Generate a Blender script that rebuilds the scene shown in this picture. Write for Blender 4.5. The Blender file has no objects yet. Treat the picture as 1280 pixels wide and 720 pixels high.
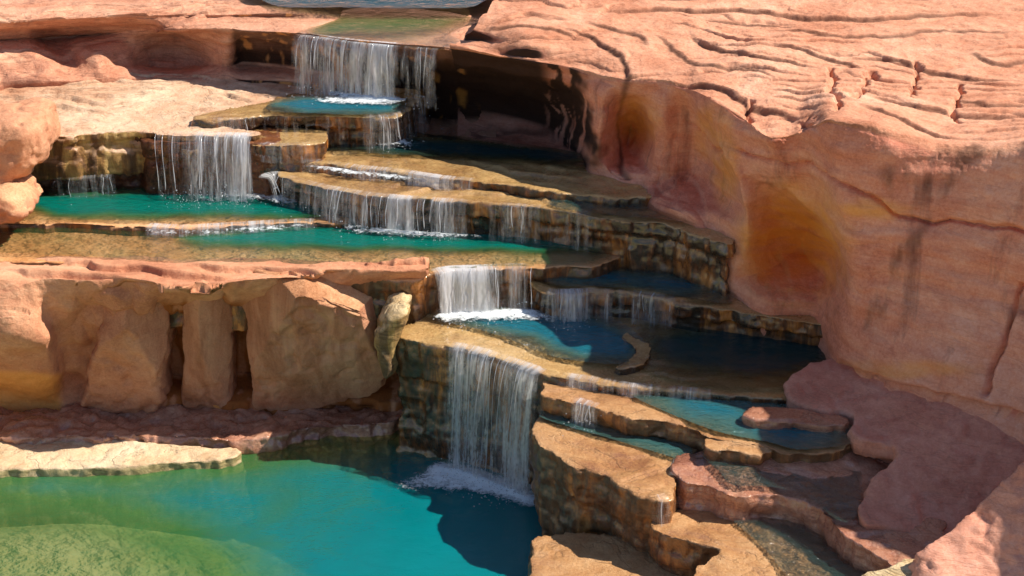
import bpy, bmesh, math, random
import numpy as np
from mathutils import Vector
random.seed(4); rng = np.random.default_rng(7)
C = bpy.context.scene.collection
R = math.radians

# ------------------------------------------------------------------ camera model
PITCH, F, H = R(24), 2000.0, 10.0
def dep(y): return PITCH + math.atan((y-360)/F)
def Yat(y, z): return (H-z)/math.tan(dep(y))
def ray(px, py):
    a, b = (px-640)/F, -(py-360)/F
    cp, sp = math.cos(PITCH), math.sin(PITCH)
    return np.array([a, cp+b*sp, -sp+b*cp])
def W(px, py, z):                      # point of the level z seen at a photo position
    r = ray(px, py); t = (z-H)/r[2]
    return np.array([0, 0, H])+r*t
def WY(px, py, Y):                     # point at ground distance Y
    r = ray(px, py); return np.array([0, 0, H])+r*(Y/r[1])
def lift(py0, z0, py1):                # height of a lip straight above a foot
    return WY(640, py1, W(640, py0, z0)[1])[2]

# levels of the stepped pools
Z0 = 0.0
ZA = lift(588, Z0, 440)
Z2 = lift(392, ZA, 337)
ZP3 = Z2+0.11
Z3 = lift(293, Z2, 249)
Z4 = lift(228, Z3, 219)+.03
Z5 = lift(182, Z4, 140)
ZM = lift(240, ZP3, 165)
ZR2 = lift(400, ZA, 366)
ZB = ZA-0.10
ZC = lift(548, 0, 548) if False else ZB-0.26
ZC = min(ZC, ZB-.2)
ZTOP = lift(118, Z5, 50)
print('LEVELS', dict(ZA=ZA, Z2=Z2, Z3=Z3, Z4=Z4, Z5=Z5, ZM=ZM, ZR2=ZR2, ZTOP=ZTOP))

# ------------------------------------------------------------------ vector noise
_perm = rng.permutation(256).astype(np.int64); _perm = np.concatenate([_perm, _perm, _perm])
_g = rng.normal(size=(256, 3)); _g /= np.linalg.norm(_g, axis=1)[:, None]
def perlin(p):
    i = np.floor(p).astype(np.int64); f = p-i; i &= 255
    u = f*f*f*(f*(f*6-15)+10)
    out = np.zeros(len(p))
    for dx in (0, 1):
        wx = u[:, 0] if dx else 1-u[:, 0]
        for dy in (0, 1):
            wy = u[:, 1] if dy else 1-u[:, 1]
            for dz in (0, 1):
                wz = u[:, 2] if dz else 1-u[:, 2]
                h = _perm[_perm[_perm[(i[:, 0]+dx) & 255]+((i[:, 1]+dy) & 255)]+((i[:, 2]+dz) & 255)]
                g = _g[h]
                out += wx*wy*wz*(g[:, 0]*(f[:, 0]-dx)+g[:, 1]*(f[:, 1]-dy)+g[:, 2]*(f[:, 2]-dz))
    return out*1.6
def fbm(p, s=1.0, o=4, gain=.5, ridged=False, off=0.0):
    p = np.asarray(p)*s+off; a = 1.0; r = np.zeros(len(p)); t = 0
    for k in range(o):
        n = perlin(p)
        if ridged: n = 1-2*np.abs(n)
        r += a*n; t += a; a *= gain; p = p*2.03+17.3
    return r/t
def sstep(a, b, x):
    t = np.clip((x-a)/(b-a), 0, 1); return t*t*(3-2*t)

# ------------------------------------------------------------------ objects
def link(o): C.objects.link(o); return o
def tag(o, label=None, cat=None, group=None, kind=None):
    if label: o['label'] = label
    if cat: o['category'] = cat
    if group: o['group'] = group
    if kind: o['kind'] = kind
    return o
def mesh_np(name, V, Fc, mat=None, attrs=None, uv=None, parent=None, smooth=True, origin=None):
    V = np.asarray(V, dtype=np.float64)
    if origin is None:
        origin = np.array([V[:, 0].mean(), V[:, 1].mean(), V[:, 2].min()])
        if parent is not None: origin = np.array(parent.location)
    V = V-origin
    Fc = np.asarray(Fc, dtype=np.int32)
    me = bpy.data.meshes.new(name)
    n = Fc.shape[1]
    me.vertices.add(len(V)); me.vertices.foreach_set('co', V.astype(np.float32).ravel())
    me.loops.add(Fc.size); me.loops.foreach_set('vertex_index', Fc.ravel())
    me.polygons.add(len(Fc)); me.polygons.foreach_set('loop_start', np.arange(0, Fc.size, n, dtype=np.int32))
    me.update(calc_edges=True); me.validate()
    if smooth: me.polygons.foreach_set('use_smooth', np.ones(len(me.polygons), dtype=bool))
    if attrs:
        for k, a in attrs.items():
            at = me.attributes.new(k, 'FLOAT', 'POINT'); at.data.foreach_set('value', np.asarray(a, dtype=np.float32))
    if uv is not None:
        l = me.uv_layers.new(name='UVMap'); l.data.foreach_set('uv', np.asarray(uv, dtype=np.float32)[Fc.ravel()].ravel())
    if mat: me.materials.append(mat)
    o = bpy.data.objects.new(name, me); link(o)
    if parent is not None: o.parent = parent; o.location = (0, 0, 0)
    else: o.location = origin
    return o
def empty(name, loc):
    o = bpy.data.objects.new(name, None); link(o); o.location = loc; o.empty_display_size = .2; return o
def grid_faces(nu, nv):
    i = np.arange(nu*nv).reshape(nu, nv)
    return np.stack([i[:-1, :-1].ravel(), i[1:, :-1].ravel(), i[1:, 1:].ravel(), i[:-1, 1:].ravel()], 1)
def grid_normals(P):
    du = np.gradient(P, axis=0); dv = np.gradient(P, axis=1)
    n = np.cross(du, dv); n /= np.linalg.norm(n, axis=2)[..., None]+1e-12
    return n
def catmull(P, n_per, closed=False):
    """P (k,d); n_per: samples per segment (list or int)"""
    P = np.asarray(P, float); k = len(P)
    segs = k if closed else k-1
    if np.isscalar(n_per): n_per = [n_per]*segs
    out = []
    for s in range(segs):
        if closed: p0, p1, p2, p3 = P[(s-1) % k], P[s], P[(s+1) % k], P[(s+2) % k]
        else:
            p1, p2 = P[s], P[s+1]
            p0 = P[s-1] if s > 0 else 2*p1-p2
            p3 = P[s+2] if s+2 < k else 2*p2-p1
        t = np.linspace(0, 1, n_per[s], endpoint=False).reshape((-1,)+(1,)*(P.ndim-1))
        # centripetal-ish: cardinal with tension
        m1 = (p2-p0)*.42; m2 = (p3-p1)*.42
        t2, t3 = t*t, t*t*t
        out.append((2*t3-3*t2+1)*p1+(t3-2*t2+t)*m1+(-2*t3+3*t2)*p2+(t3-t2)*m2)
    if not closed: out.append(P[-1:])
    return np.concatenate(out, 0)
def resample(P, step, closed=False):
    if closed: P = np.vstack([P, P[:1]])
    d = np.r_[0, np.cumsum(np.linalg.norm(np.diff(P, axis=0), axis=1))]
    n = max(8, int(d[-1]/step)); t = np.linspace(0, d[-1], n+1)
    if closed: t = t[:-1]
    return np.stack([np.interp(t, d, P[:, k]) for k in range(P.shape[1])], 1)
def poly_dist(Q, L):
    """distance from points Q (n,2) to polyline L (m,2); signed side and arc parameter"""
    best = np.full(len(Q), 1e9); side = np.zeros(len(Q)); par = np.zeros(len(Q))
    for a, b, k in zip(L[:-1], L[1:], range(len(L)-1)):
        ab = b-a; t = np.clip(((Q-a)@ab)/(ab@ab+1e-12), 0, 1)
        d = Q-(a+t[:, None]*ab); dd = np.hypot(d[:, 0], d[:, 1])
        s = np.sign(ab[0]*d[:, 1]-ab[1]*d[:, 0])
        m = dd < best
        best[m] = dd[m]; side[m] = s[m]; par[m] = (k+t[m])/(len(L)-1)
    return best, side, par
def inside(Q, P):
    r = np.zeros(len(Q), bool); n = len(P)
    for i in range(n):
        a, b = P[i], P[(i+1) % n]
        c = ((a[1] > Q[:, 1]) != (b[1] > Q[:, 1])) & (Q[:, 0] < (b[0]-a[0])*(Q[:, 1]-a[1])/(b[1]-a[1]+1e-12)+a[0])
        r ^= c
    return r
def sdist(Q, P):
    d = poly_dist(Q, np.vstack([P, P[:1]]))[0]
    return np.where(inside(Q, P), d, -d)

# ------------------------------------------------------------------ materials
class NT:
    def __init__(s, name):
        s.m = bpy.data.materials.new(name); s.m.use_nodes = True; s.t = s.m.node_tree; s.t.nodes.clear()
        s.out = s.n('ShaderNodeOutputMaterial')
    def n(s, typ, **kw):
        nd = s.t.nodes.new(typ)
        for k, v in kw.items():
            if k in nd.inputs.keys(): nd.inputs[k].default_value = v
            else: setattr(nd, k, v)
        return nd
    def l(s, a, b): s.t.links.new(a, b)
    def math(s, op, a, b=0.0, c=None, clamp=False):
        nd = s.n('ShaderNodeMath', operation=op); nd.use_clamp = clamp
        for i, v in enumerate((a, b) if c is None else (a, b, c)):
            if isinstance(v, (int, float)): nd.inputs[i].default_value = v
            else: s.l(v, nd.inputs[i])
        return nd.outputs[0]
    def noise(s, vec, scale, detail=5, rough=.55, dist=0.0):
        nd = s.n('ShaderNodeTexNoise'); nd.inputs['Scale'].default_value = scale; nd.inputs['Detail'].default_value = detail
        nd.inputs['Roughness'].default_value = rough; nd.inputs['Distortion'].default_value = dist
        s.l(vec, nd.inputs['Vector']); return nd.outputs['Fac']
    def mapping(s, vec, scale=(1, 1, 1), rot=(0, 0, 0), loc=(0, 0, 0)):
        nd = s.n('ShaderNodeMapping'); nd.inputs['Scale'].default_value = scale; nd.inputs['Rotation'].default_value = rot; nd.inputs['Location'].default_value = loc
        s.l(vec, nd.inputs['Vector']); return nd.outputs[0]
    def ramp(s, fac, stops, interp='LINEAR'):
        nd = s.n('ShaderNodeValToRGB'); cr = nd.color_ramp; cr.interpolation = interp
        while len(cr.elements) < len(stops): cr.elements.new(.5)
        for e, (p, c) in zip(cr.elements, stops):
            e.position = p; e.color = (c, c, c, 1) if isinstance(c, (int, float)) else (*c, 1)
        s.l(fac, nd.inputs[0]); return nd.outputs[0]
    def mix(s, fac, a, b, blend='MIX'):
        nd = s.n('ShaderNodeMix', data_type='RGBA', blend_type=blend)
        for sock, v in ((nd.inputs[0], fac), (nd.inputs[6], a), (nd.inputs[7], b)):
            if isinstance(v, (int, float)): sock.default_value = v
            elif isinstance(v, tuple): sock.default_value = (*v, 1)
            else: s.l(v, sock)
        return nd.outputs[2]

def rock_mat(name, tones, strata=(1, 1, 7), strata_amt=.5, rough=.85, side=None, side_amt=0.0, streak=None, grain=.5,
             wet=0.0, bump=.5, tilt=0.0, seam=.35, patch=None, top=None, plat=None):
    """sandstone: tones = four colours dark..light; side = stained colours for steep faces; wet = share of a wet film"""
    t = NT(name)
    tc = t.n('ShaderNodeTexCoord').outputs['Object']; geo = t.n('ShaderNodeNewGeometry')
    n_big = t.noise(tc, .55, 5, .55, .6)
    st = t.noise(t.mapping(tc, strata, (0, tilt, 0)), 1.3, 7, .62, .7)
    gr = t.noise(tc, 34, 6, .75)
    md = t.noise(tc, 5.5, 6, .65, .3)
    f = t.math('ADD', t.math('MULTIPLY', n_big, 1-strata_amt), t.math('MULTIPLY', st, strata_amt))
    f = t.math('ADD', f, t.math('MULTIPLY', t.math('SUBTRACT', md, .5), .35))
    f = t.math('ADD', f, t.math('MULTIPLY', t.math('SUBTRACT', gr, .5), grain))
    a, b, c, d = tones
    col = t.ramp(f, [(.28, a), (.43, b), (.56, c), (.72, d)])
    if patch:
        pm = t.ramp(t.noise(tc, 1.7, 6, .65, .8), [(.52, 0.0), (.62, 1.0)])
        col = t.mix(t.math('MULTIPLY', pm, patch[1]), col, patch[0])
    # thin darker bedding seams
    se = t.noise(t.mapping(tc, (strata[0]*.6, strata[1]*.6, strata[2]*1.6), (0, tilt, 0), (3, 1, 2)), 1.6, 4, .6, .5)
    sm = t.ramp(t.math('ABSOLUTE', t.math('SUBTRACT', se, .5)), [(.0, 1.0), (.018, 0.0)])
    col = t.mix(t.math('MULTIPLY', sm, seam), col, tuple(x*.45 for x in b))
    sepn = t.n('ShaderNodeSeparateXYZ'); t.l(geo.outputs['Normal'], sepn.inputs[0])
    if top:
        tm = t.ramp(sepn.outputs['Z'], [(.55, 0.0), (.9, 1.0)])
        tn = t.ramp(t.noise(t.mapping(tc, (1, 2.2, 1)), 1.6, 6, .6, .8), [(.3, top[0]), (.5, top[1]), (.7, top[2])])
        col = t.mix(t.math('MULTIPLY', tm, top[3]), col, t.mix(t.math('MULTIPLY', gr, .35), tn, (.12, .06, .02)))
    roughv = rough
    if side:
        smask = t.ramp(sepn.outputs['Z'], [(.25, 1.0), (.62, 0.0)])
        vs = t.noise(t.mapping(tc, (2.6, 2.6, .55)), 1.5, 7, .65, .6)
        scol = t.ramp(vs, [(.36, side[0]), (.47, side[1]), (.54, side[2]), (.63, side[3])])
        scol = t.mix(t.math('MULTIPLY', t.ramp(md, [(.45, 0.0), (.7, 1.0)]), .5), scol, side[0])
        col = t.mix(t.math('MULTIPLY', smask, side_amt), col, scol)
    if streak:      # dark mineral run marks on the face
        vs = t.noise(t.mapping(tc, (1.1, 1.1, .16), (0, R(-22), 0)), 1.5, 7, .6, .5)
        sk = t.ramp(vs, [(.56, 0.0), (.70, 1.0)])
        col = t.mix(t.math('MULTIPLY', sk, streak[1]), col, streak[0])
    if plat:
        ap = t.n('ShaderNodeAttribute', attribute_name='plat').outputs['Fac']
        col = t.mix(ap, col, t.ramp(f, [(.28, plat[0]), (.43, plat[1]), (.56, plat[2]), (.72, plat[3])]))
    at = t.n('ShaderNodeAttribute', attribute_name='stain_shade')
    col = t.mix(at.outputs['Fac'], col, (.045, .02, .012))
    at3 = t.n('ShaderNodeAttribute', attribute_name='rust_shade')
    col = t.mix(at3.outputs['Fac'], col, t.mix(gr, (.20, .05, .012), (.42, .14, .03)))  # rust tone with the clefts' shade and orange glow mixed in
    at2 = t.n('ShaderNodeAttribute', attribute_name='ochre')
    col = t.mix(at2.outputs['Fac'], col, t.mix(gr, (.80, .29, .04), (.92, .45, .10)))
    bs = t.n('ShaderNodeBsdfPrincipled'); t.l(col, bs.inputs['Base Color'])
    wm = t.ramp(t.noise(tc, 1.3, 5, .6, .6), [(.42, 1.0), (.66, .3)])
    wetv = t.math('MULTIPLY', wm, wet)
    rg = t.math('SUBTRACT', t.math('ADD', roughv, t.math('MULTIPLY', t.math('SUBTRACT', gr, .5), .3)), t.math('MULTIPLY', wetv, .55), clamp=True)
    t.l(rg, bs.inputs['Roughness'])
    bs.inputs['Coat Weight'].default_value = 0
    if wet > 0:
        t.l(wetv, bs.inputs['Coat Weight']); bs.inputs['Coat Roughness'].default_value = .10; bs.inputs['Coat IOR'].default_value = 1.6
    bs.inputs['Specular IOR Level'].default_value = .25
    hgt = t.math('ADD', t.math('MULTIPLY', gr, .35), t.math('MULTIPLY', t.noise(tc, 110, 4, .7), .12))
    hgt = t.math('ADD', hgt, t.math('MULTIPLY', md, .9)); hgt = t.math('SUBTRACT', hgt, t.math('MULTIPLY', sm, .35*min(1, seam*2)))
    hgt = t.math('ADD', hgt, t.math('MULTIPLY', st, .8*strata_amt))
    bp = t.n('ShaderNodeBump'); bp.inputs['Strength'].default_value = bump; bp.inputs['Distance'].default_value = .05
    t.l(hgt, bp.inputs['Height']); t.l(bp.outputs[0], bs.inputs['Normal'])
    if wet > 0:
        wb = t.n('ShaderNodeBump'); wb.inputs['Strength'].default_value = .35; wb.inputs['Distance'].default_value = .02
        t.l(t.noise(tc, 7, 4, .6, .6), wb.inputs['Height']); t.l(wb.outputs[0], bs.inputs['Coat Normal'])
    t.l(bs.outputs[0], t.out.inputs['Surface'])
    return t.m

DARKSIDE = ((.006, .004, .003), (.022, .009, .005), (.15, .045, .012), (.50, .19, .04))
PT = ((.38, .14, .07), (.55, .235, .135), (.67, .325, .20), (.79, .455, .31))
M_plateau = rock_mat('sandstone_plateau', ((.40, .15, .08), (.56, .25, .15), (.68, .35, .22), (.80, .49, .33)), (.7, 1.4, 5), .4, seam=.35, bump=.7,
                     streak=((.10, .045, .04), .55))
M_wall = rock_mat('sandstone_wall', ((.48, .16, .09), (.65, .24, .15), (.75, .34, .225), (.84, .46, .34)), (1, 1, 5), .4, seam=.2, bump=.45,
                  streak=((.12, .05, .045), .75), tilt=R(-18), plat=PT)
M_left = rock_mat('sandstone_bank', ((.40, .15, .08), (.56, .24, .13), (.66, .32, .18), (.76, .44, .27)), (1, 1, 4), .2, seam=.12, bump=.6)
M_bank = rock_mat('weathered_sandstone', ((.34, .14, .06), (.54, .26, .13), (.68, .40, .22), (.80, .54, .35)), (1, 1, 3), .2, seam=.1, bump=.7,
                  side=((.30, .10, .05), (.46, .18, .10), (.56, .25, .15), (.64, .33, .20)), side_amt=.7)
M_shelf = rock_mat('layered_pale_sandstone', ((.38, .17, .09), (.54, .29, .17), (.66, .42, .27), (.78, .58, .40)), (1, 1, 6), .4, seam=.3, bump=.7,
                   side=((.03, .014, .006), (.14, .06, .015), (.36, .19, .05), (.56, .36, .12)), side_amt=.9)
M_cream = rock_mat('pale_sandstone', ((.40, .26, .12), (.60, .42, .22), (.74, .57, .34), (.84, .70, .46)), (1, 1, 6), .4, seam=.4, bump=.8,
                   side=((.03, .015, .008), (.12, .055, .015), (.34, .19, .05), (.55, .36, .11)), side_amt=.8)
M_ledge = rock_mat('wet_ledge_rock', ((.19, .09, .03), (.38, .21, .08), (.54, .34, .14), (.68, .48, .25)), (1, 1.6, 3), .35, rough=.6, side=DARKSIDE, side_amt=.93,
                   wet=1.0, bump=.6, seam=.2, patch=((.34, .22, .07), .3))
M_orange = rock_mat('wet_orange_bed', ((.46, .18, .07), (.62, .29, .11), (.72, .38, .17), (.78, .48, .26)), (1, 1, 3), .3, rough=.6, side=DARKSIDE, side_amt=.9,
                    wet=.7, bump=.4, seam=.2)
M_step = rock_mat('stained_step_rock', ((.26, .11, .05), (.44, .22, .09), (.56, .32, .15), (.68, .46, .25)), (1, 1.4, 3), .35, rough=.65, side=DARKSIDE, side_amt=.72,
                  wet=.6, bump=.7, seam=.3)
M_purple = rock_mat('wet_red_shelf', ((.22, .08, .05), (.40, .17, .105), (.54, .27, .17), (.64, .38, .26)), (1, 1, 3), .35, rough=.6, wet=.95, bump=.7, seam=.3)
M_apron = rock_mat('smooth_pink_sandstone', ((.50, .19, .12), (.64, .27, .175), (.74, .35, .24), (.82, .46, .34)), (1, 1, 5), .35, seam=.25, bump=.45)
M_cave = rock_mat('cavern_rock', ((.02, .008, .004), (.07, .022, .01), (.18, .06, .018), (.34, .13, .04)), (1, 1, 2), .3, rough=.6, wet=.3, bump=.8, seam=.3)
M_sand = rock_mat('pale_tongue_rock', ((.44, .26, .13), (.60, .40, .23), (.72, .53, .33), (.80, .65, .45)), (1, 1, 6), .4, seam=.3, bump=.8,
                  side=((.20, .17, .06), (.34, .27, .10), (.46, .37, .16), (.56, .46, .22)), side_amt=.8)
M_bed = rock_mat('pool_bed', ((.50, .40, .18), (.58, .48, .22), (.62, .52, .26), (.66, .56, .30)), (1, 1, 1), .2, rough=.9, bump=.1, grain=.2, seam=0)

def water_mat(name, deep, mid, rough=.04, wave=.35, scale=3.0, ior=1.33, strn=1.0, clear=.12):
    """water: Fresnel mirror over a mix of clear water (shallow) and light-scattering body colour (deep)"""
    t = NT(name); tc = t.n('ShaderNodeTexCoord').outputs['Object']
    at = t.n('ShaderNodeAttribute', attribute_name='depth').outputs['Fac']
    wob = t.math('ADD', at, t.math('MULTIPLY', t.math('SUBTRACT', t.noise(tc, 1.2, 4, .6, .8), .5), .35))
    bodyc = t.ramp(wob, [(.25, mid), (.6, deep)])
    fac = t.ramp(wob, [(.0, clear), (.35, .6), (.75, .93)])
    df = t.n('ShaderNodeBsdfDiffuse'); t.l(bodyc, df.inputs[0])
    tr = t.n('ShaderNodeBsdfTransparent')
    tint = t.ramp(wob, [(.0, (.98, .98, .94)), (.5, (.72, .88, .62))]); t.l(tint, tr.inputs[0])
    mx = t.n('ShaderNodeMixShader'); t.l(fac, mx.inputs[0]); t.l(tr.outputs[0], mx.inputs[1]); t.l(df.outputs[0], mx.inputs[2])
    gl = t.n('ShaderNodeBsdfGlossy'); gl.inputs['Roughness'].default_value = rough; gl.inputs[0].default_value = (1, 1, 1, 1)
    w1 = t.noise(t.mapping(tc, (1, 1.8, 1)), scale, 5, .6, .4); w2 = t.noise(tc, scale*4.5, 4, .6, .5)
    hgt = t.math('ADD', w1, t.math('MULTIPLY', w2, .3))
    bp = t.n('ShaderNodeBump'); bp.inputs['Strength'].default_value = wave; bp.inputs['Distance'].default_value = .12*strn
    t.l(hgt, bp.inputs['Height']); t.l(bp.outputs[0], gl.inputs['Normal'])
    fr = t.n('ShaderNodeFresnel'); fr.inputs['IOR'].default_value = ior; t.l(bp.outputs[0], fr.inputs['Normal'])
    m2 = t.n('ShaderNodeMixShader'); t.l(fr.outputs[0], m2.inputs[0]); t.l(mx.outputs[0], m2.inputs[1]); t.l(gl.outputs[0], m2.inputs[2])
    t.l(m2.outputs[0], t.out.inputs['Surface']); return t.m
M_pool = water_mat('pool_water', (.0, .17, .19), (.05, .20, .06), wave=.30, scale=2.2, ior=1.42, clear=.40)
M_teal = water_mat('teal_water', (.0, .13, .10), (.03, .16, .06), wave=.35, scale=3.5, ior=1.36)
M_blue = water_mat('blue_water', (.01, .13, .18), (.07, .18, .16), wave=.6, scale=5, ior=1.5)
M_darkw = water_mat('dark_water', (.004, .04, .045), (.03, .06, .04), wave=.3, scale=3, ior=1.42)
M_pond = water_mat('pond_water', (.05, .10, .03), (.16, .16, .05), wave=.25, scale=4, ior=1.33)

def fall_mat():
    t = NT('falling_water')
    uv = t.n('ShaderNodeUVMap').outputs[0]
    sp = t.n('ShaderNodeSeparateXYZ'); t.l(uv, sp.inputs[0])
    at = t.n('ShaderNodeAttribute', attribute_name='dens').outputs['Fac']
    a = t.noise(t.mapping(uv, (1, .10, 1)), 11, 5, .65, .15)
    b = t.noise(t.mapping(uv, (1, .05, 1)), 34, 4, .65, .1)
    brk = t.noise(t.mapping(uv, (1, .5, 1)), 30, 3, .6, .5)
    s = t.math('ADD', t.math('MULTIPLY', a, .70), t.math('MULTIPLY', b, .30))
    s = t.math('ADD', s, t.math('MULTIPLY', t.math('SUBTRACT', brk, .5), t.math('MULTIPLY', sp.outputs['Y'], .22)))
    s = t.math('ADD', s, t.math('MULTIPLY', t.math('SUBTRACT', at, .5), .40))
    al = t.ramp(s, [(.40, 0.0), (.52, .20), (.62, .70), (.72, .96)])
    df = t.n('ShaderNodeBsdfDiffuse'); df.inputs[0].default_value = (.95, .95, .97, 1)
    tl = t.n('ShaderNodeBsdfTranslucent'); tl.inputs[0].default_value = (.95, .95, .97, 1)
    gl = t.n('ShaderNodeBsdfGlossy'); gl.inputs['Roughness'].default_value = .25
    m1 = t.n('ShaderNodeMixShader'); m1.inputs[0].default_value = .5; t.l(df.outputs[0], m1.inputs[1]); t.l(tl.outputs[0], m1.inputs[2])
    m2 = t.n('ShaderNodeMixShader'); m2.inputs[0].default_value = .12; t.l(m1.outputs[0], m2.inputs[1]); t.l(gl.outputs[0], m2.inputs[2])
    tr = t.n('ShaderNodeBsdfTransparent')
    m3 = t.n('ShaderNodeMixShader'); t.l(al, m3.inputs[0]); t.l(tr.outputs[0], m3.inputs[1]); t.l(m2.outputs[0], m3.inputs[2])
    t.l(m3.outputs[0], t.out.inputs['Surface']); return t.m
M_fall = fall_mat()
def foam_mat():
    t = NT('foam'); tc = t.n('ShaderNodeTexCoord').outputs['Object']
    at = t.n('ShaderNodeAttribute', attribute_name='dens').outputs['Fac']
    a = t.noise(t.mapping(tc, (1, 1.5, 1)), 6, 6, .7, 1.2); b = t.noise(tc, 26, 5, .7, .5)
    s = t.math('ADD', t.math('ADD', t.math('MULTIPLY', a, .6), t.math('MULTIPLY', b, .4)), t.math('MULTIPLY', t.math('SUBTRACT', at, .5), .55))
    al = t.ramp(s, [(.52, 0.0), (.60, .5), (.72, .95)])
    df = t.n('ShaderNodeBsdfDiffuse'); df.inputs[0].default_value = (.85, .9, .93, 1)
    tr = t.n('ShaderNodeBsdfTransparent')
    m3 = t.n('ShaderNodeMixShader'); t.l(al, m3.inputs[0]); t.l(tr.outputs[0], m3.inputs[1]); t.l(df.outputs[0], m3.inputs[2])
    t.l(m3.outputs[0], t.out.inputs['Surface']); return t.m
M_foam = foam_mat()
def drop_mat():
    t = NT('water_strand'); df = t.n('ShaderNodeBsdfDiffuse'); df.inputs[0].default_value = (.88, .9, .95, 1)
    tl = t.n('ShaderNodeBsdfTranslucent'); tl.inputs[0].default_value = (.85, .88, .95, 1)
    gl = t.n('ShaderNodeBsdfGlossy'); gl.inputs['Roughness'].default_value = .12
    m1 = t.n('ShaderNodeMixShader'); m1.inputs[0].default_value = .5; t.l(df.outputs[0], m1.inputs[1]); t.l(tl.outputs[0], m1.inputs[2])
    m2 = t.n('ShaderNodeMixShader'); m2.inputs[0].default_value = .25; t.l(m1.outputs[0], m2.inputs[1]); t.l(gl.outputs[0], m2.inputs[2])
    tr = t.n('ShaderNodeBsdfTransparent'); m3 = t.n('ShaderNodeMixShader'); m3.inputs[0].default_value = .65
    t.l(tr.outputs[0], m3.inputs[1]); t.l(m2.outputs[0], m3.inputs[2])
    t.l(m3.outputs[0], t.out.inputs['Surface']); return t.m
M_drop = drop_mat()

# ------------------------------------------------------------------ voxel rocks
def voxelise(parts, voxel, smooth):
    """parts: list of (top ring (n,3), bottom ring (n,3)) closed prisms -> V, F (quads), normals"""
    bm = bmesh.new()
    for top, bot in parts:
        n = len(top)
        a = [bm.verts.new(p) for p in top]; b = [bm.verts.new(p) for p in bot]
        e = []
        for i in range(n):
            bm.faces.new((a[i], b[i], b[(i+1) % n], a[(i+1) % n]))
        bm.edges.ensure_lookup_table()
        for ring in (a, b):
            ed = [bm.edges.get((ring[i], ring[(i+1) % n])) for i in range(n)]
            bmesh.ops.triangle_fill(bm, edges=ed, use_beauty=True)
    bmesh.ops.recalc_face_normals(bm, faces=bm.faces)
    me = bpy.data.meshes.new('tmp'); bm.to_mesh(me); bm.free()
    o = bpy.data.objects.new('tmp', me); link(o)
    md = o.modifiers.new('r', 'REMESH'); md.mode = 'VOXEL'; md.voxel_size = voxel
    if smooth:
        ms = o.modifiers.new('s', 'SMOOTH'); ms.factor = .5; ms.iterations = smooth
    dg = bpy.context.evaluated_depsgraph_get(); ev = o.evaluated_get(dg); m2 = ev.to_mesh()
    V = np.empty(len(m2.vertices)*3, np.float32); m2.vertices.foreach_get('co', V); V = V.reshape(-1, 3).astype(float)
    N = np.empty(len(m2.vertices)*3, np.float32); m2.vertex_normals.foreach_get('vector', N); N = N.reshape(-1, 3).astype(float)
    q = [p.vertices[:] for p in m2.polygons if p.loop_total == 4]
    Fq = np.array(q, np.int32)
    ev.to_mesh_clear(); bpy.data.objects.remove(o); bpy.data.meshes.remove(me)
    return V, Fq, N
def ring_normals(P):
    d = np.roll(P, -1, 0)-np.roll(P, 1, 0); n = np.stack([d[:, 1], -d[:, 0]], 1)
    n /= np.linalg.norm(n, axis=1)[:, None]+1e-9
    area = .5*np.sum(P[:, 0]*np.roll(P[:, 1], -1)-np.roll(P[:, 0], -1)*P[:, 1])
    return n if area > 0 else -n
def rock_noise(V, N, seed, amp=(.05, .015, .02), top_flat=.35):
    o = seed*13.7
    topm = sstep(.5, .85, N[:, 2])
    d = fbm(V, 1.1, 4, off=o)*amp[0]
    d += fbm(V, 5.0, 4, .6, off=o)*amp[1]*1.6
    q = V*np.array([.5, .5, 9.0]); q[:, 2] += fbm(V, .8, 2, off=o+5)*2
    stra = perlin(q+o)
    d += (np.sign(stra)*np.abs(stra)**.6)*amp[2]*.5*(1-topm)
    if amp[2] > .008: d += (fbm(V*np.array([5., 5., .8]), 1, 4, .6, off=o+3)*.05+fbm(V, 9, 3, .6, off=o+4)*.018)*(1-topm)
    rd = fbm(V, 2.3, 3, ridged=True, off=o+9)
    d -= np.clip(rd-.45, 0, 1)*amp[0]*1.3
    d *= 1-topm*(1-top_flat)
    return V+N*d[:, None]
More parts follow.
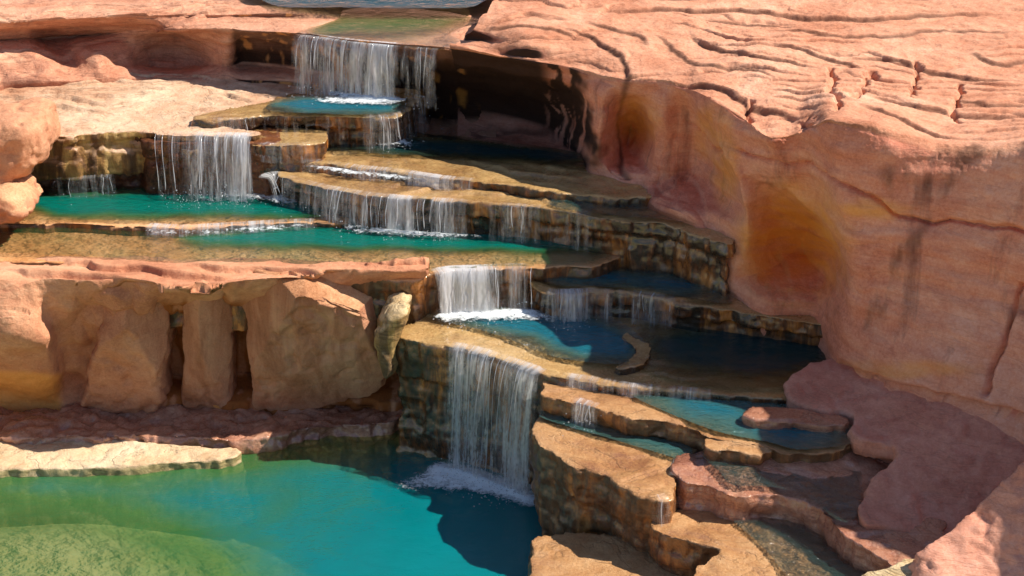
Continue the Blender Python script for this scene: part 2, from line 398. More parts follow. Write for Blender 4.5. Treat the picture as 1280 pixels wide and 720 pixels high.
def slab(name, pts, z, zb, mat, label, cat='rock ledge', group=None, kind=None, voxel=.028, sm=3, seed=1, amp=(.05, .015, .025),
         layers=3, undercut=.06, jitter=.035, top_flat=.35, rnd=True, cuts=(), post=None, taper=0.0, terr=.035):
    """a bed of rock: outline given on its top level, built of several beds of different outline"""
    top = np.array([W(p[0], p[1], p[2] if len(p) > 2 else z) for p in pts])
    if rnd: top = catmull(top, 8, True)
    top = resample(top, .05, True)
    n2 = ring_normals(top[:, :2])
    q = np.c_[top[:, :2], np.full(len(top), seed*3.1)]
    top = top.copy(); top[:, :2] += n2*(fbm(q, 2.6, 5, .7)*jitter*1.2)[:, None]
    zt = top[:, 2].mean(); lv = [0.0]
    for k in range(layers-1): lv.append(lv[-1]+(1-lv[-1])*random.uniform(.22, .5)/(1+.25*(layers-k)))
    lv.append(1.0)
    parts = []
    for k in range(layers):
        h0, h1 = lv[k], lv[k+1]
        off = (0.0 if k == 0 else -undercut*random.uniform(.3, 1.3))+taper*h0
        nn = fbm(q+k*7.7+40, 1.6, 3, .6)*jitter*1.6 if k else 0*q[:, 0]
        sh = n2*(off+nn)[:, None] if np.ndim(off+nn) else n2*off
        a = top.copy(); a[:, :2] += sh; a[:, 2] = top[:, 2]*(1-h0)+zb*h0+(.02 if k else 0)
        b = top.copy(); b[:, :2] += sh+n2*taper*(h1-h0); b[:, 2] = top[:, 2]*(1-h1)+zb*h1
        parts.append((a, b))
    V, Fq, N = voxelise(parts, voxel, sm)
    V = rock_noise(V, N, seed, amp, top_flat)
    if terr:
        te, _ = terraces(V, seed*5.3, 3.2, terr, .25); V[:, 2] += (te-.02)*sstep(.5, .85, N[:, 2])
    for nrm, c in cuts:
        nrm = np.array(nrm, float); nrm /= np.linalg.norm(nrm); c0 = np.array(c, float)
        e = (V-c0)@nrm; e = np.maximum(e, 0); V -= nrm*(e*.93)[:, None]
    if post: V = post(V, N)
    o = mesh_np(name, V, Fq, mat)
    if kind: tag(o, kind=kind)
    else: tag(o, label, cat, group or {'rock ledge': 'ledges of the stepped cascade'}.get(cat))
    return o
def boulder(name, face, Y, thick, mat, label, cat='boulder', group=None, voxel=.028, sm=6, seed=1, amp=(.07, .018, .004), dome=.18, lean=0.0, cuts=(), post=None):
    """a rock whose near face has the given outline: several vertical slices of growing width"""
    YF = Y if callable(Y) else (lambda y: Y)
    P = np.array([WY(p[0], p[1], YF(p[1])) for p in face])
    P = resample(catmull(P, 8, True), .05, True)
    zc = P[:, 2].mean(); xc = P[:, 0].mean(); zmin = P[:, 2].min()
    P2 = P[:, [0, 2]]; n2 = ring_normals(P2)
    q = np.c_[P2, np.full(len(P), seed*2.3)]
    P2 = P2+n2*(fbm(q, 1.8, 4, .6)*.04)[:, None]
    parts = []; ys = [0, .06*thick, .18*thick, .45*thick, thick]; ins = [dome, dome*.42, dome*.1, 0, .02]
    for k in range(4):
        a = np.c_[P2[:, 0]-n2[:, 0]*ins[k], P[:, 1]+ys[k], P2[:, 1]-n2[:, 1]*ins[k]]
        b = np.c_[P2[:, 0]-n2[:, 0]*ins[k+1], P[:, 1]+ys[k+1]+.03, P2[:, 1]-n2[:, 1]*ins[k+1]]
        for r in (a, b): r[:, 1] += (r[:, 2]-zmin)*lean
        parts.append((a, b))
    V, Fq, N = voxelise(parts, voxel, sm)
    V = rock_noise(V, N, seed, amp, .9)
    for nrm, c in cuts:
        nrm = np.array(nrm, float); nrm /= np.linalg.norm(nrm); c0 = np.array(c, float)
        e = (V-c0)@nrm; e = np.maximum(e, 0); V -= nrm*(e*.93)[:, None]
    if post: V = post(V, N)
    o = mesh_np(name, V, Fq, mat); tag(o, label, cat, group); return o

# ------------------------------------------------------------------ lofted cliffs
def loft(name, stations, rows_n, cols_n, mat, disp, attrs=None, label=None, cat=None, kind=None):
    A = np.array(stations, float)                 # (S, Rw, 3)
    G = catmull(A, cols_n)                        # along
    G = np.swapaxes(catmull(np.swapaxes(G, 0, 1), rows_n), 0, 1)
    G = G[:, ::-1]                                # orientation
    nu, nv = G.shape[:2]
    N = grid_normals(G)
    if N[nu//2, nv//6, 2] < 0: N = -N; flip = True
    else: flip = False
    V = G.reshape(-1, 3); Nf = N.reshape(-1, 3)
    V2, at = disp(V, Nf)
    Fc = grid_faces(nu, nv)
    if flip: Fc = Fc[:, ::-1]
    o = mesh_np(name, V2, Fc, mat, at)
    if kind: tag(o, kind=kind)
    if label: tag(o, label, cat)
    return o
def topix(V):
    d = V-np.array([0, 0, H]); cp, sp = math.cos(PITCH), math.sin(PITCH)
    zc = d[:, 1]*cp-d[:, 2]*sp; yc = d[:, 1]*sp+d[:, 2]*cp
    return np.stack([640+F*d[:, 0]/zc, 360-F*yc/zc], 1)
def steps_on(V, lines, z, field):
    """bedding steps on a near-level surface: each line is a small drop facing the camera side that fades out behind it"""
    out = np.zeros(len(V)); seam = np.zeros(len(V))
    q = V[:, :2].copy()
    q[:, 0] += fbm(V, 1.8, 3, .45, off=3)*.10; q[:, 1] += fbm(V, 1.8, 3, .45, off=31)*.15
    for pts, h, wdt in lines:
        L = np.array([W(a, b, z)[:2] for a, b in pts]); L = resample(catmull(L, 6), .12)
        lo, hi = L.min(0)-1.6, L.max(0)+1.6
        m = (q[:, 0] > lo[0]) & (q[:, 0] < hi[0]) & (q[:, 1] > lo[1]) & (q[:, 1] < hi[1]) & field
        if not m.any(): continue
        d, s, par = poly_dist(q[m], L)
        fade = sstep(0, .25, par)*sstep(1, .75, par)
        low = (s < 0)                             # polyline drawn left to right: camera side is on its right
        sd = d*s; lo_ = sstep(.02, -.05, sd)
        dd = lo_*np.exp(-d/.55)-(1-lo_)*.35*np.exp(-d/.7)
        dd = dd+.25*np.exp(-((sd+.04)/.025)**2)
        out[m] -= dd*h*.5*fade
        seam[m] = np.maximum(seam[m], np.exp(-((sd+.03)/.035)**2)*fade)
    return out, seam

HOLLOWS = [  # hollows worn into the wall: sharp brow, soft remaining border, depth in metres, brow width, soft width (photo px)
 ([(922, 185), (938, 222), (985, 243), (1022, 268), (1048, 300), (1062, 328), (1062, 345)], [(1052, 368), (1020, 378), (960, 376), (925, 368), (908, 350), (923, 320), (931, 290), (928, 240), (912, 195)], 1.05, 8, 60),
 ([(838, 104), (872, 132), (898, 172), (914, 210), (926, 250), (931, 282)], [(931, 286), (870, 268), (810, 242), (812, 195), (826, 130)], .75, 8, 36),
 ([(786, 112), (806, 135), (818, 165), (820, 195), (814, 214)], [(810, 220), (745, 207), (748, 160), (760, 112)], .7, 8, 26),
 ([(480, 74), (560, 80), (640, 92), (700, 100), (722, 112), (738, 150), (735, 215)], [(735, 225), (600, 192), (480, 172)], 1.0, 12, 10),
]
def hollow(V, pix):
    out = np.zeros(len(V))
    wob = pix+np.stack([fbm(V, 2, 3, off=150), fbm(V, 2, 3, off=160)], 1)*7
    for brow, soft, A, wb, ws in HOLLOWS:
        B = resample(catmull(np.array(brow, float), 6), 5); S = resample(catmull(np.array([brow[-1]]+soft+[brow[0]], float), 6), 5)
        P = np.vstack([B, S[1:-1]])
        m = (pix[:, 0] > P[:, 0].min()-12) & (pix[:, 0] < P[:, 0].max()+12) & (pix[:, 1] > P[:, 1].min()-12) & (pix[:, 1] < P[:, 1].max()+12)
        if not m.any(): continue
        q = wob[m]; ins = inside(q, P)
        db = poly_dist(q, B)[0]; ds = poly_dist(q, S)[0]
        f = (1-np.exp(-db/wb))*(1-np.exp(-(ds/ws)**1.6))*ins
        out[m] = np.maximum(out[m], A*f)
    d = V-np.array([0, 0, H]); d /= np.linalg.norm(d, axis=1)[:, None]
    return d*out[:, None]
def terraces(V, off, freq=2.4, amp=.05, wx=.18):
    """thin tilted beds ending one behind the other: saw-tooth relief with its drops towards the stream"""
    ph = (V[:, 1]+V[:, 0]*wx)*freq+fbm(V, .28, 3, .5, off=off)*5.5+fbm(V, 1.6, 3, .5, off=off+7)*.55
    k = np.floor(ph); fr = ph-k
    hk = perlin(np.stack([k*.731, k*.377+off, k*0+.5], 1)); hk = .45+np.clip(hk+.3, 0, 1)
    mod = sstep(-.15, .25, fbm(V, .7, 3, off=off+20))
    drop = sstep(0, .15, fr)*(1-sstep(.15, 1.0, fr)*1.0)
    crack = np.exp(-((fr-.02)/.035)**2)
    return (drop*1.0-crack*.35)*amp*hk*mod, crack*mod*hk
def stationw(x, Y, z0, z1, far):
    return [np.array(p, float) for p in ((x+.1, Y, z0-.8), (x, Y, z0), (x+.15, Y, z0+.3*(z1-z0)), (x+.3, Y, z0+.55*(z1-z0)), (x+.5, Y, z0+.8*(z1-z0)), (x+.9, Y, z1),
            (x+1.2, Y, z1+.05), (x+2.2, Y+.1, z1+.1), (x+4, Y+.3, z1+.2), (x+7, Y+.6, z1+.4), far)]

# ===== right canyon wall with its plateau
TZ = 4.45
def station(base, mids, rim, tops, z):
    b = W(base[0], base[1], z); Yb = b[1]
    pts = [b-np.array([0, -.15, .8]), b]
    for m in mids: pts.append(WY(m[0], m[1], Yb+m[2]))
    r = WY(rim[0], rim[1], Yb+rim[2]) if len(rim) < 4 else W(rim[0], rim[1], rim[3])
    pts.append(r)
    d = np.array([.25, .75, 0.04]) if len(rim) < 5 else np.array([0.1, .5, 0.0])
    t2 = W(*tops[0]); t3 = W(*tops[1]); t4 = W(*tops[2])
    pts.append(r*.8+t2*.2+np.array([0, 0, .03])); pts += [t2, t3, t4]
    pts.append(np.array([t4[0]*1.6+.5, 45.0, TZ+1.2])); return pts
def tops3(x, rp, z2=TZ-.1, z3=TZ, z4=TZ+.15, x0=None):
    return [(x+(640-x)*.0, rp*.62, z2), (x, rp*.28, z3), (x, -45, z4)]
SW = [
 station((572, 178), [(572, 150, .35), (570, 120, .5), (568, 90, .25)], (562, 62, -.05), [(575, 50, ZTOP+.05), (598, 28, TZ-.05), (625, -45, TZ+.1)], Z4),
 station((650, 192), [(650, 170, .45), (650, 140, .7), (650, 110, .35)], (650, 78, -.05), [(655, 55, TZ-.1), (650, 26, TZ), (650, -45, TZ+.1)], Z4),
 station((700, 203), [(700, 180, .35), (700, 150, .55), (702, 120, .25)], (703, 86, -.05), tops3(705, 86), Z4),
 station((722, 212), [(728, 185, .05), (733, 155, .0), (736, 128, -.05)], (738, 97, -.05), tops3(742, 95), Z4),
 station((741, 218), [(748, 190, -.08), (757, 160, -.12), (757, 132, -.15)], (764, 103, -.15), tops3(766, 103), Z4),
 station((775, 227), [(780, 202, .30), (788, 165, .75), (792, 138, .45)], (800, 106, -.05), tops3(802, 106), Z4),
 station((806, 233), [(812, 205, .15), (824, 165, .0), (822, 138, -.05)], (836, 106, -.1), tops3(838, 106), Z4),
 station((812, 258), [(828, 238, .0), (842, 205, .0), (848, 160, .1)], (862, 115, -.05), tops3(864, 115), Z3),
 station((866, 283), [(868, 257, .2), (872, 222, .45), (880, 175, .35)], (893, 130, -.1), tops3(893, 130), Z3),
 station((911, 366), [(920, 335, -.1), (931, 290, -.2), (918, 215, -.15)], (928, 152, -.12), tops3(925, 150), ZR2),
 station((955, 391), [(965, 362, .12), (978, 310, .5), (975, 258, .35)], (962, 180, -.1), tops3(960, 178), ZR2),
 station((1015, 394), [(1026, 366, .12), (1040, 322, .4), (1022, 275, .1)], (998, 176, -.05), tops3(998, 174), ZR2),
 station((1040, 448), [(1052, 395, -.1), (1063, 335, -.15), (1050, 262, -.05)], (1036, 158, .15), tops3(1036, 158), ZA+.18),
 station((1105, 478), [(1108, 420, .15), (1112, 350, .35), (1108, 270, .4)], (1095, 166, .6), tops3(1095, 166), ZA+.25),
 station((1195, 503), [(1195, 440, .2), (1195, 370, .5), (1192, 285, .7)], (1182, 192, 1.0), tops3(1182, 188), ZA+.32),
 station((1290, 530), [(1290, 460, .25), (1290, 380, .6), (1290, 290, .8)], (1285, 190, 1.2), tops3(1285, 185), ZA+.38),
 station((1400, 585), [(1402, 500, .3), (1405, 400, .6), (1408, 300, .8)], (1410, 170, 1.1), tops3(1410, 165), ZA+.4),
 stationw(6.3, 12.6, 1.9, 4.5, (22, 38, 6)), stationw(6.2, 11.0, 1.9, 4.4, (30, 26, 6)), stationw(6.6, 8.6, 1.9, 4.4, (34, 14, 6)), stationw(8.0, 4.0, 1.9, 4.4, (36, 2, 6)),  # unseen stretch added, turned toward the camera to shade the lower right
]
PLINES = [   # bedding steps traced on the plateau
 ([(690, 38), (740, 45), (770, 58), (783, 74), (800, 88), (822, 100)], .07, .05),
 ([(700, 22), (790, 19), (900, 20), (985, 25), (1070, 32), (1160, 27), (1240, 26), (1300, 32)], .09, .05),
 ([(600, 32), (680, 40), (735, 48)], .05, .04),
 ([(725, 33), (790, 42), (815, 56)], .04, .04),
 ([(800, 40), (835, 50), (862, 70), (890, 80), (940, 84), (980, 100)], .05, .04),
 ([(832, 85), (880, 94), (920, 108), (945, 122), (985, 130), (1010, 142)], .10, .05),
 ([(858, 42), (890, 58), (950, 72), (1000, 80), (1042, 88)], .07, .05),
 ([(950, 58), (1010, 68), (1060, 78), (1092, 88)], .07, .05),
 ([(1040, 72), (1120, 75), (1160, 85), (1220, 95), (1290, 98)], .07, .05),
 ([(1078, 116), (1130, 128), (1195, 140), (1230, 142), (1300, 150)], .09, .05),
 ([(1068, 134), (1120, 150), (1170, 168), (1215, 178)], .06, .05),
 ([(640, 8), (760, 5), (900, 8), (1050, 4), (1200, 6), (1300, 4)], .06, .05),
 ([(1120, 10), (1200, 5), (1300, 8)], .05, .04),
 ([(1210, 70), (1250, 80), (1300, 78)], .06, .05),
 ([(930, 38), (1010, 46), (1100, 50), (1180, 44), (1300, 48)], .04, .04),
 ([(1190, 118), (1230, 130), (1300, 132)], .06, .05),
 ([(870, 28), (930, 34), (1010, 37)], .03, .04),
]
VCR = [[(1040, 85), (1044, 100), (1035, 115), (1048, 130), (1045, 148)], [(1146, 78), (1145, 100), (1139, 118), (1140, 122)], [(1203, 98), (1200, 115), (1190, 140), (1200, 150)],
       [(938, 118), (936, 132), (930, 145)], [(1008, 140), (1008, 155), (1000, 170)], [(1090, 88), (1080, 105), (1068, 128)]]
FCR = [  # seams on the wall face (photo positions)
 ([(915, 185), (945, 200), (985, 208), (1010, 208), (1030, 222), (1060, 235), (1100, 255), (1125, 270), (1170, 278), (1240, 282), (1300, 292)], 2.6, .09),
 ([(850, 150), (880, 170), (905, 195)], 2.0, .05),
 ([(1275, 350), (1255, 420), (1232, 480), (1225, 500)], 3.5, .10),
 ([(1040, 452), (1100, 478), (1195, 503), (1290, 530)], 4.0, .12),
]
def disp_wall(V, N):
    pix = topix(V)
    field = (N[:, 2] > .45)
    st, seam = steps_on(V, PLINES, TZ-.05, field | (pix[:, 1] < 190))
    st *= sstep(.35, .6, N[:, 2])
    top = sstep(.6, .9, N[:, 2])
    d = fbm(V, .7, 4, off=2)*.10*(1-.4*top)
    q = V*np.array([.25, .25, 5.]); q[:, 2] -= .6*V[:, 0]; q[:, 2] += fbm(V, .5, 3, off=8)*1.5
    s = perlin(q); d += np.sign(s)*np.abs(s)**.7*.035*(1-top)
    d += fbm(V, 4, 5, .6, off=4)*.028
    q = V*np.array([1.2, 3.5, 1.5]); d += fbm(q, 1.2, 4, .6, ridged=True, off=14)*.022*top
    pits = fbm(V, 14, 2, off=77); d -= np.clip(pits-.3, 0, 1)*.02*(1-top)
    stain_shade = np.zeros(len(V)); ochre = np.zeros(len(V))
    pw = pix+np.stack([fbm(V, 3, 3, off=50), fbm(V, 3, 3, off=60)], 1)*7
    for pts, w, h in FCR:
        L = resample(catmull(np.array(pts, float), 5), 8)
        m = (pix[:, 0] > L[:, 0].min()-30) & (pix[:, 0] < L[:, 0].max()+30) & (pix[:, 1] > L[:, 1].min()-30) & (pix[:, 1] < L[:, 1].max()+30) & (N[:, 2] < .8)
        dd, sd, par = poly_dist(pw[m], L); f = sstep(0, .05, par)*sstep(1, .95, par)
        d[m] -= np.exp(-(dd/w)**2)*h*f+np.where(sd > 0, np.exp(-dd/14)*h*.5, 0)*f
    for pts in VCR:
        L = np.array([W(a, b, TZ-.05)[:2] for a, b in pts]); L = resample(L, .08)
        m = (np.abs(V[:, 0]-L[:, 0].mean()) < 2.5) & (np.abs(V[:, 1]-L[:, 1].mean()) < 2.5) & (top > .2) & (V[:, 2] > 3.5)
        qq = V[m][:, :2]+np.stack([fbm(V[m], 5, 3, off=1), fbm(V[m], 5, 3, off=21)], 1)*.12
        dd, sd, par = poly_dist(qq, L); d[m] -= np.exp(-(dd/.035)**2)*.10
    # orange bounce light in the hollows, painted into the wall colour
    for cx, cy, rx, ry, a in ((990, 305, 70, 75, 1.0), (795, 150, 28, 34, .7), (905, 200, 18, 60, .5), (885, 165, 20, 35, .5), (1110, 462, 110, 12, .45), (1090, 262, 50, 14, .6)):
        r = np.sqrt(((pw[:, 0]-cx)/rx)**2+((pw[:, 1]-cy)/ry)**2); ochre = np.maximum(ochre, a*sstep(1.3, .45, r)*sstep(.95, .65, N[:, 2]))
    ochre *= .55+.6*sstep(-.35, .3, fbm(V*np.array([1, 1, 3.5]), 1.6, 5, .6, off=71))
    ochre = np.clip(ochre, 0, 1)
    # black varnish in the hollow behind the ledges, its shade painted into the colour
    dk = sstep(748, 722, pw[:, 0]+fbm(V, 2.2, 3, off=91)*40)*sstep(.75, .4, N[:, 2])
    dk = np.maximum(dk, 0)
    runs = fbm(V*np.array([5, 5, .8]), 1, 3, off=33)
    stain_shade = dk*(1-.85*sstep(.1, .25, runs)*sstep(672, 700, pix[:, 0]))
    band = sstep(.15, .35, fbm(V*np.array([2, 2, .5]), 1, 4, off=12))
    for (x0, y0, x1, y1, w, a) in ((1215, 190, 1080, 400, 26, .6), (1130, 235, 1150, 215, 22, .7), (1185, 200, 1160, 330, 18, .5)):
        L = np.array([[x0, y0], [x1, y1]], float); dd, _, _ = poly_dist(pw+(fbm(V, 1.5, 3, off=5)*30)[:, None], L)
        stain_shade = np.maximum(stain_shade, a*sstep(w, w*.2, dd)*sstep(-.25, .25, fbm(V*np.array([4, 4, 1]), 1, 4, off=66)))
    te, tcr = terraces(V, 3.3, 2.4, .040); tm = sstep(.6, .85, N[:, 2])*sstep(3.2, 3.5, V[:, 2])
    V2 = V+N*(d+0)[:, None]+hollow(V, pix); V2[:, 2] += st+te*tm
    seam = np.maximum(seam, tcr*tm*.8)
    return V2, dict(stain_shade=np.maximum(stain_shade, .65*seam), ochre=ochre, plat=sstep(.5, .8, N[:, 2])*sstep(3.0, 3.4, V[:, 2]))  # seams darkened: step shadow lines painted in, with some crack dirt
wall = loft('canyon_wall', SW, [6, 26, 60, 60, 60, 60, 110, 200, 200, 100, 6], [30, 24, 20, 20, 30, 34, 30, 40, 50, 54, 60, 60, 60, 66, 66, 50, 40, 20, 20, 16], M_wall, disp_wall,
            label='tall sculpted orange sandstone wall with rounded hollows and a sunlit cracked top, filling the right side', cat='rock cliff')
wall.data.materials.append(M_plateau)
me = wall.data
nz = np.empty(len(me.polygons)*3, np.float32); me.polygons.foreach_get('normal', nz)

# ===== upper ledge with the top fall, running left
def st2(base, mids, rim, t, z, far=6):
    b = W(base[0], base[1], z); Yb = b[1]
    pts = [b-np.array([0, -.15, .7]), b]+[WY(m[0], m[1], Yb+m[2]) for m in mids]
    r = WY(rim[0], rim[1], Yb+rim[2]) if len(rim) == 3 else W(rim[0], rim[1], rim[3])
    pts.append(r); t = [W(*q) for q in t]; pts.append(r*.85+t[0]*.15); pts += t
    pts.append(np.array([t[-1][0]*1.5, 45.0, TZ+1.4])); return pts
ZL = ZTOP
def tt(x, ry, za=ZL, zb=ZL+.08, zc=ZL+.1): return [(x, ry*.62, za), (x, ry*.25, zb), (x, -45, zc)]
SU = [
 st2((-500, 150), [(-500, 120, .2), (-500, 90, .5), (-500, 70, .9)], (-500, 50, 1.4), tt(-500, 48), ZM),
 st2((-150, 150), [(-150, 125, .2), (-150, 100, .5), (-150, 75, .9)], (-150, 50, 1.5), tt(-150, 48), ZM),
 st2((0, 108), [(0, 92, .15), (0, 78, .3), (0, 64, .55)], (0, 50, 1.0), tt(0, 48), Z5),
 st2((70, 104), [(62, 90, .15), (50, 74, .3), (40, 62, .55)], (35, 48, 1.0), tt(30, 46), Z5),
 st2((106, 101), [(98, 88, .3), (84, 74, .65), (66, 60, 1.0)], (52, 46, 1.3), tt(50, 44), Z5),
 st2((128, 100), [(124, 84, .2), (120, 68, .4), (118, 54, .7)], (110, 44, 1.2), tt(105, 40), Z5),
 st2((146, 99), [(158, 78, .55), (165, 62, .8), (172, 50, .9)], (180, 40, .7), tt(180, 38), Z5),
 st2((190, 98), [(192, 80, .95), (198, 62, 1.1), (205, 48, .85)], (212, 37, .2), tt(212, 36), Z5),
 st2((240, 97), [(240, 80, .8), (242, 62, .8), (244, 46, .45)], (246, 35, .0), tt(246, 35), Z5),
 st2((282, 97), [(281, 80, .2), (283, 62, .15), (284, 48, .05)], (284, 36, -.05), tt(284, 36), Z5),
 st2((305, 100), [(305, 80, .6), (305, 62, .6), (306, 48, .4)], (308, 38, -.05), tt(308, 36), Z5),
 st2((365, 104), [(365, 86, .45), (365, 68, .5), (365, 52, .3)], (365, 42, 0, ZL), tt(365, 36), Z5),
 st2((450, 120), [(450, 104, .45), (450, 88, .5), (450, 70, .3)], (450, 52, 0, ZL), tt(450, 44, ZL-.02, ZL-.02), Z5),
 st2((520, 166), [(520, 142, .45), (520, 112, .5), (520, 84, .3)], (520, 58, 0, ZL), tt(520, 50, ZL-.02, ZL-.02), Z4),
 st2((574, 178), [(573, 150, .40), (571, 120, .55), (569, 90, .3)], (564, 62, 0, ZL), [(575, 50, ZL), (590, 28, ZL), (625, -45, ZL)], Z4),
 st2((620, 188), [(620, 160, .55), (620, 130, .75), (620, 100, .6)], (620, 74, .4), [(620, 60, ZL-.3), (620, 40, ZL-.3), (640, -45, ZL-.3)], Z4),
]
ULINES = [([(-40, 24), (40, 20), (100, 12), (190, 6), (350, 8)], .07, .05), ([(-30, 8), (60, 2), (160, 3), (300, 5)], .06, .05),
          ([(20, 42), (60, 38), (110, 40), (150, 50)], .07, .05), ([(100, 22), (180, 20), (200, 26), (350, 16)], .04, .04), ([(0, 30), (70, 26), (150, 30), (220, 34)], .04, .04)]
POND = [(372, 43), (420, 49), (470, 54), (520, 60), (570, 62), (598, 56), (560, 44), (575, 34), (600, 26), (560, 15), (470, 9), (430, 13), (425, 22), (400, 32), (380, 37)]
pondW = np.array([W(a, b, ZL)[:2] for a, b in POND])
def disp_up(V, N):
    pix = topix(V); top = sstep(.6, .9, N[:, 2])
    st, seam = steps_on(V, ULINES, ZL+.05, N[:, 2] > .4)
    d = fbm(V, .9, 4, off=22)*.09*(1-.5*top)
    q = V*np.array([.3, .3, 6.]); q[:, 2] += fbm(V, .5, 3, off=8)*1.5
    s = perlin(q); d += np.sign(s)*np.abs(s)**.7*.035*(1-top)
    d += fbm(V, 4, 5, .6, off=44)*.03
    wet = sstep(285, 310, pix[:, 0])
    te, tcr = terraces(V, 9.1, 2.2, .045, .05)
    V2 = V+N*(d*(1-.6*top*wet))[:, None]+hollow(V, pix); V2[:, 2] += st+te*sstep(.6, .85, N[:, 2])*(1-wet)
    sd = sdist(V2[:, :2], pondW); V2[:, 2] -= .10*sstep(-.12, .25, sd)*(top > .3)
    pw = pix+np.stack([fbm(V, 3, 3, off=50), fbm(V, 3, 3, off=60)], 1)*8
    stain_shade = sstep(288, 296, pw[:, 0])*sstep(.75, .4, N[:, 2])
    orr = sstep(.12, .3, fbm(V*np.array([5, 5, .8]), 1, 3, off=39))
    stain_shade *= (1-.55*orr-.35*sstep(75, 45, pw[:, 1]-(.1*(pw[:, 0]-365))))
    stain_shade = np.maximum(stain_shade, sstep(500, 530, pw[:, 0])*sstep(.85, .6, N[:, 2])*sstep(80, 100, pw[:, 1]))  # foot of the cavern blackened, its shade included in the colour
    return V2, dict(stain_shade=np.clip(stain_shade, 0, 1), ochre=.5*orr*sstep(288, 296, pw[:, 0])*sstep(.75, .4, N[:, 2]))
upper = loft('upper_ledge', SU, [6, 24, 24, 24, 24, 20, 60, 80, 60, 6], [12, 40, 30, 24, 20, 20, 26, 30, 26, 24, 40, 50, 46, 34, 16], M_plateau, disp_up,
             label='sunlit pink sandstone ledge at the top left with the highest fall running over its edge', cat='rock ledge')

# ===== left bank cliff
def st3(x, mids, rim, zb=.22, yb=508):
    b = W(x, yb, zb); Yb = b[1]
    pts = [b-np.array([0, -.1, .6]), b]+[WY(m[0], m[1], Yb+m[2]) for m in mids]
    r = W(rim[0], rim[1], Z2+.05); pts.append(r)
    pts += [W(rim[0], rim[1]-12, Z2+.07), W(rim[0], 334, Z2+.02), W(rim[0], 322, Z2-.10), W(rim[0], 270, Z2-.5)]; return pts
SL = [
 st3(-500, [(-500, 470, -.3), (-500, 420, -.5), (-500, 380, -.3)], (-500, 345)),
 st3(-100, [(-100, 470, -.3), (-100, 420, -.7), (-100, 380, -.6)], (-100, 345)),
 st3(0, [(0, 468, -.45), (0, 425, -.85), (0, 380, -.70)], (0, 347)),
 st3(55, [(62, 468, -.40), (55, 425, -.75), (42, 380, -.65)], (35, 347)),
 st3(78, [(82, 468, .1), (78, 425, -.3), (62, 385, -.55)], (58, 347)),
 st3(112, [(112, 468, .05), (105, 430, -.2), (95, 390, -.5)], (95, 350)),
 st3(150, [(150, 468, .05), (150, 430, -.15), (145, 392, -.45)], (140, 350)),
 st3(192, [(190, 468, .20), (190, 430, .1), (186, 395, -.35)], (185, 355)),
 st3(212, [(212, 468, .35), (212, 430, .35), (208, 400, .2)], (205, 360)),
 st3(250, [(250, 468, .2), (250, 430, .25), (250, 405, .3)], (250, 360)),
 st3(290, [(290, 468, .45), (290, 430, .45), (290, 400, .3)], (288, 357)),
 st3(400, [(400, 468, .50), (400, 430, .4), (400, 395, .25)], (400, 345)),
 st3(500, [(500, 468, .40), (500, 430, .3), (500, 395, .3)], (505, 342)),
 st3(545, [(545, 468, .60), (545, 430, .5), (545, 395, .3)], (536, 340)),
]
LLINES = [([(-20, 316), (21, 317), (104, 319), (122, 329), (180, 333), (230, 342), (330, 345)], .14, .05), ([(200, 328), (250, 331), (288, 335), (347, 336), (430, 347), (540, 345)], .14, .05),
          ([(-30, 328), (66, 341), (139, 347), (180, 357), (243, 355), (347, 361), (430, 354)], .16, .06), ([(340, 332), (420, 336), (540, 338)], .04, .04)]
def disp_left(V, N):
    pix = topix(V); top = sstep(.6, .9, N[:, 2])
    st, seam = steps_on(V, LLINES, Z2+.05, (N[:, 2] > .5) & (pix[:, 1] > 300))
    d = fbm(V, 1.1, 4, off=122)*.12*(1-.7*top)
    blk = fbm(V*np.array([1, 1, .5]), 1.6, 2, .5, ridged=True, off=31); d -= np.clip(blk-.4, 0, 1)*.25*(1-top)*sstep(70, 110, pix[:, 0])
    q = V*np.array([.4, .4, 7.]); q[:, 2] += fbm(V, .7, 3, off=8)*1.5
    s = perlin(q); d += np.sign(s)*np.abs(s)**.7*.008*(1-top)
    d += fbm(V, 3, 5, .6, off=144)*.035*(1-.5*top)
    V2 = V+N*d[:, None]; V2[:, 2] += st
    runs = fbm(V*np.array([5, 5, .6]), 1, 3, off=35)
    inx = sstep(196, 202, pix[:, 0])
    stain_shade = inx*np.maximum(sstep(.7, .4, N[:, 2]), sstep(385, 400, pix[:, 1]))*(.97-.6*sstep(.1, .3, runs))*sstep(372, 384, pix[:, 1])  # shade of the clefts and their floor painted dark over the rock
    stain_shade = stain_shade*(1-sstep(232, 236, pix[:, 0])*sstep(278, 272, pix[:, 0])*.9)
    low = sstep(462, 470, pix[:, 1])*sstep(82, 70, pix[:, 0])  # orange bounce light under the bulge, painted as colour
    mid = sstep(232, 236, pix[:, 0])*sstep(278, 272, pix[:, 0])*sstep(425, 440, pix[:, 1])
    return V2, dict(rust_shade=np.clip(stain_shade, 0, 1), ochre=np.clip(.7*low+.6*mid, 0, 1))
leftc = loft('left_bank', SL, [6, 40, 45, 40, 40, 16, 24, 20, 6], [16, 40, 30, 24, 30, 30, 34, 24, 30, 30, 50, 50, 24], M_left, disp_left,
             label='orange sandstone bank on the left with a bulging sunlit end and dark hollows', cat='rock bank')
leftc.name = 'sandstone_bank'

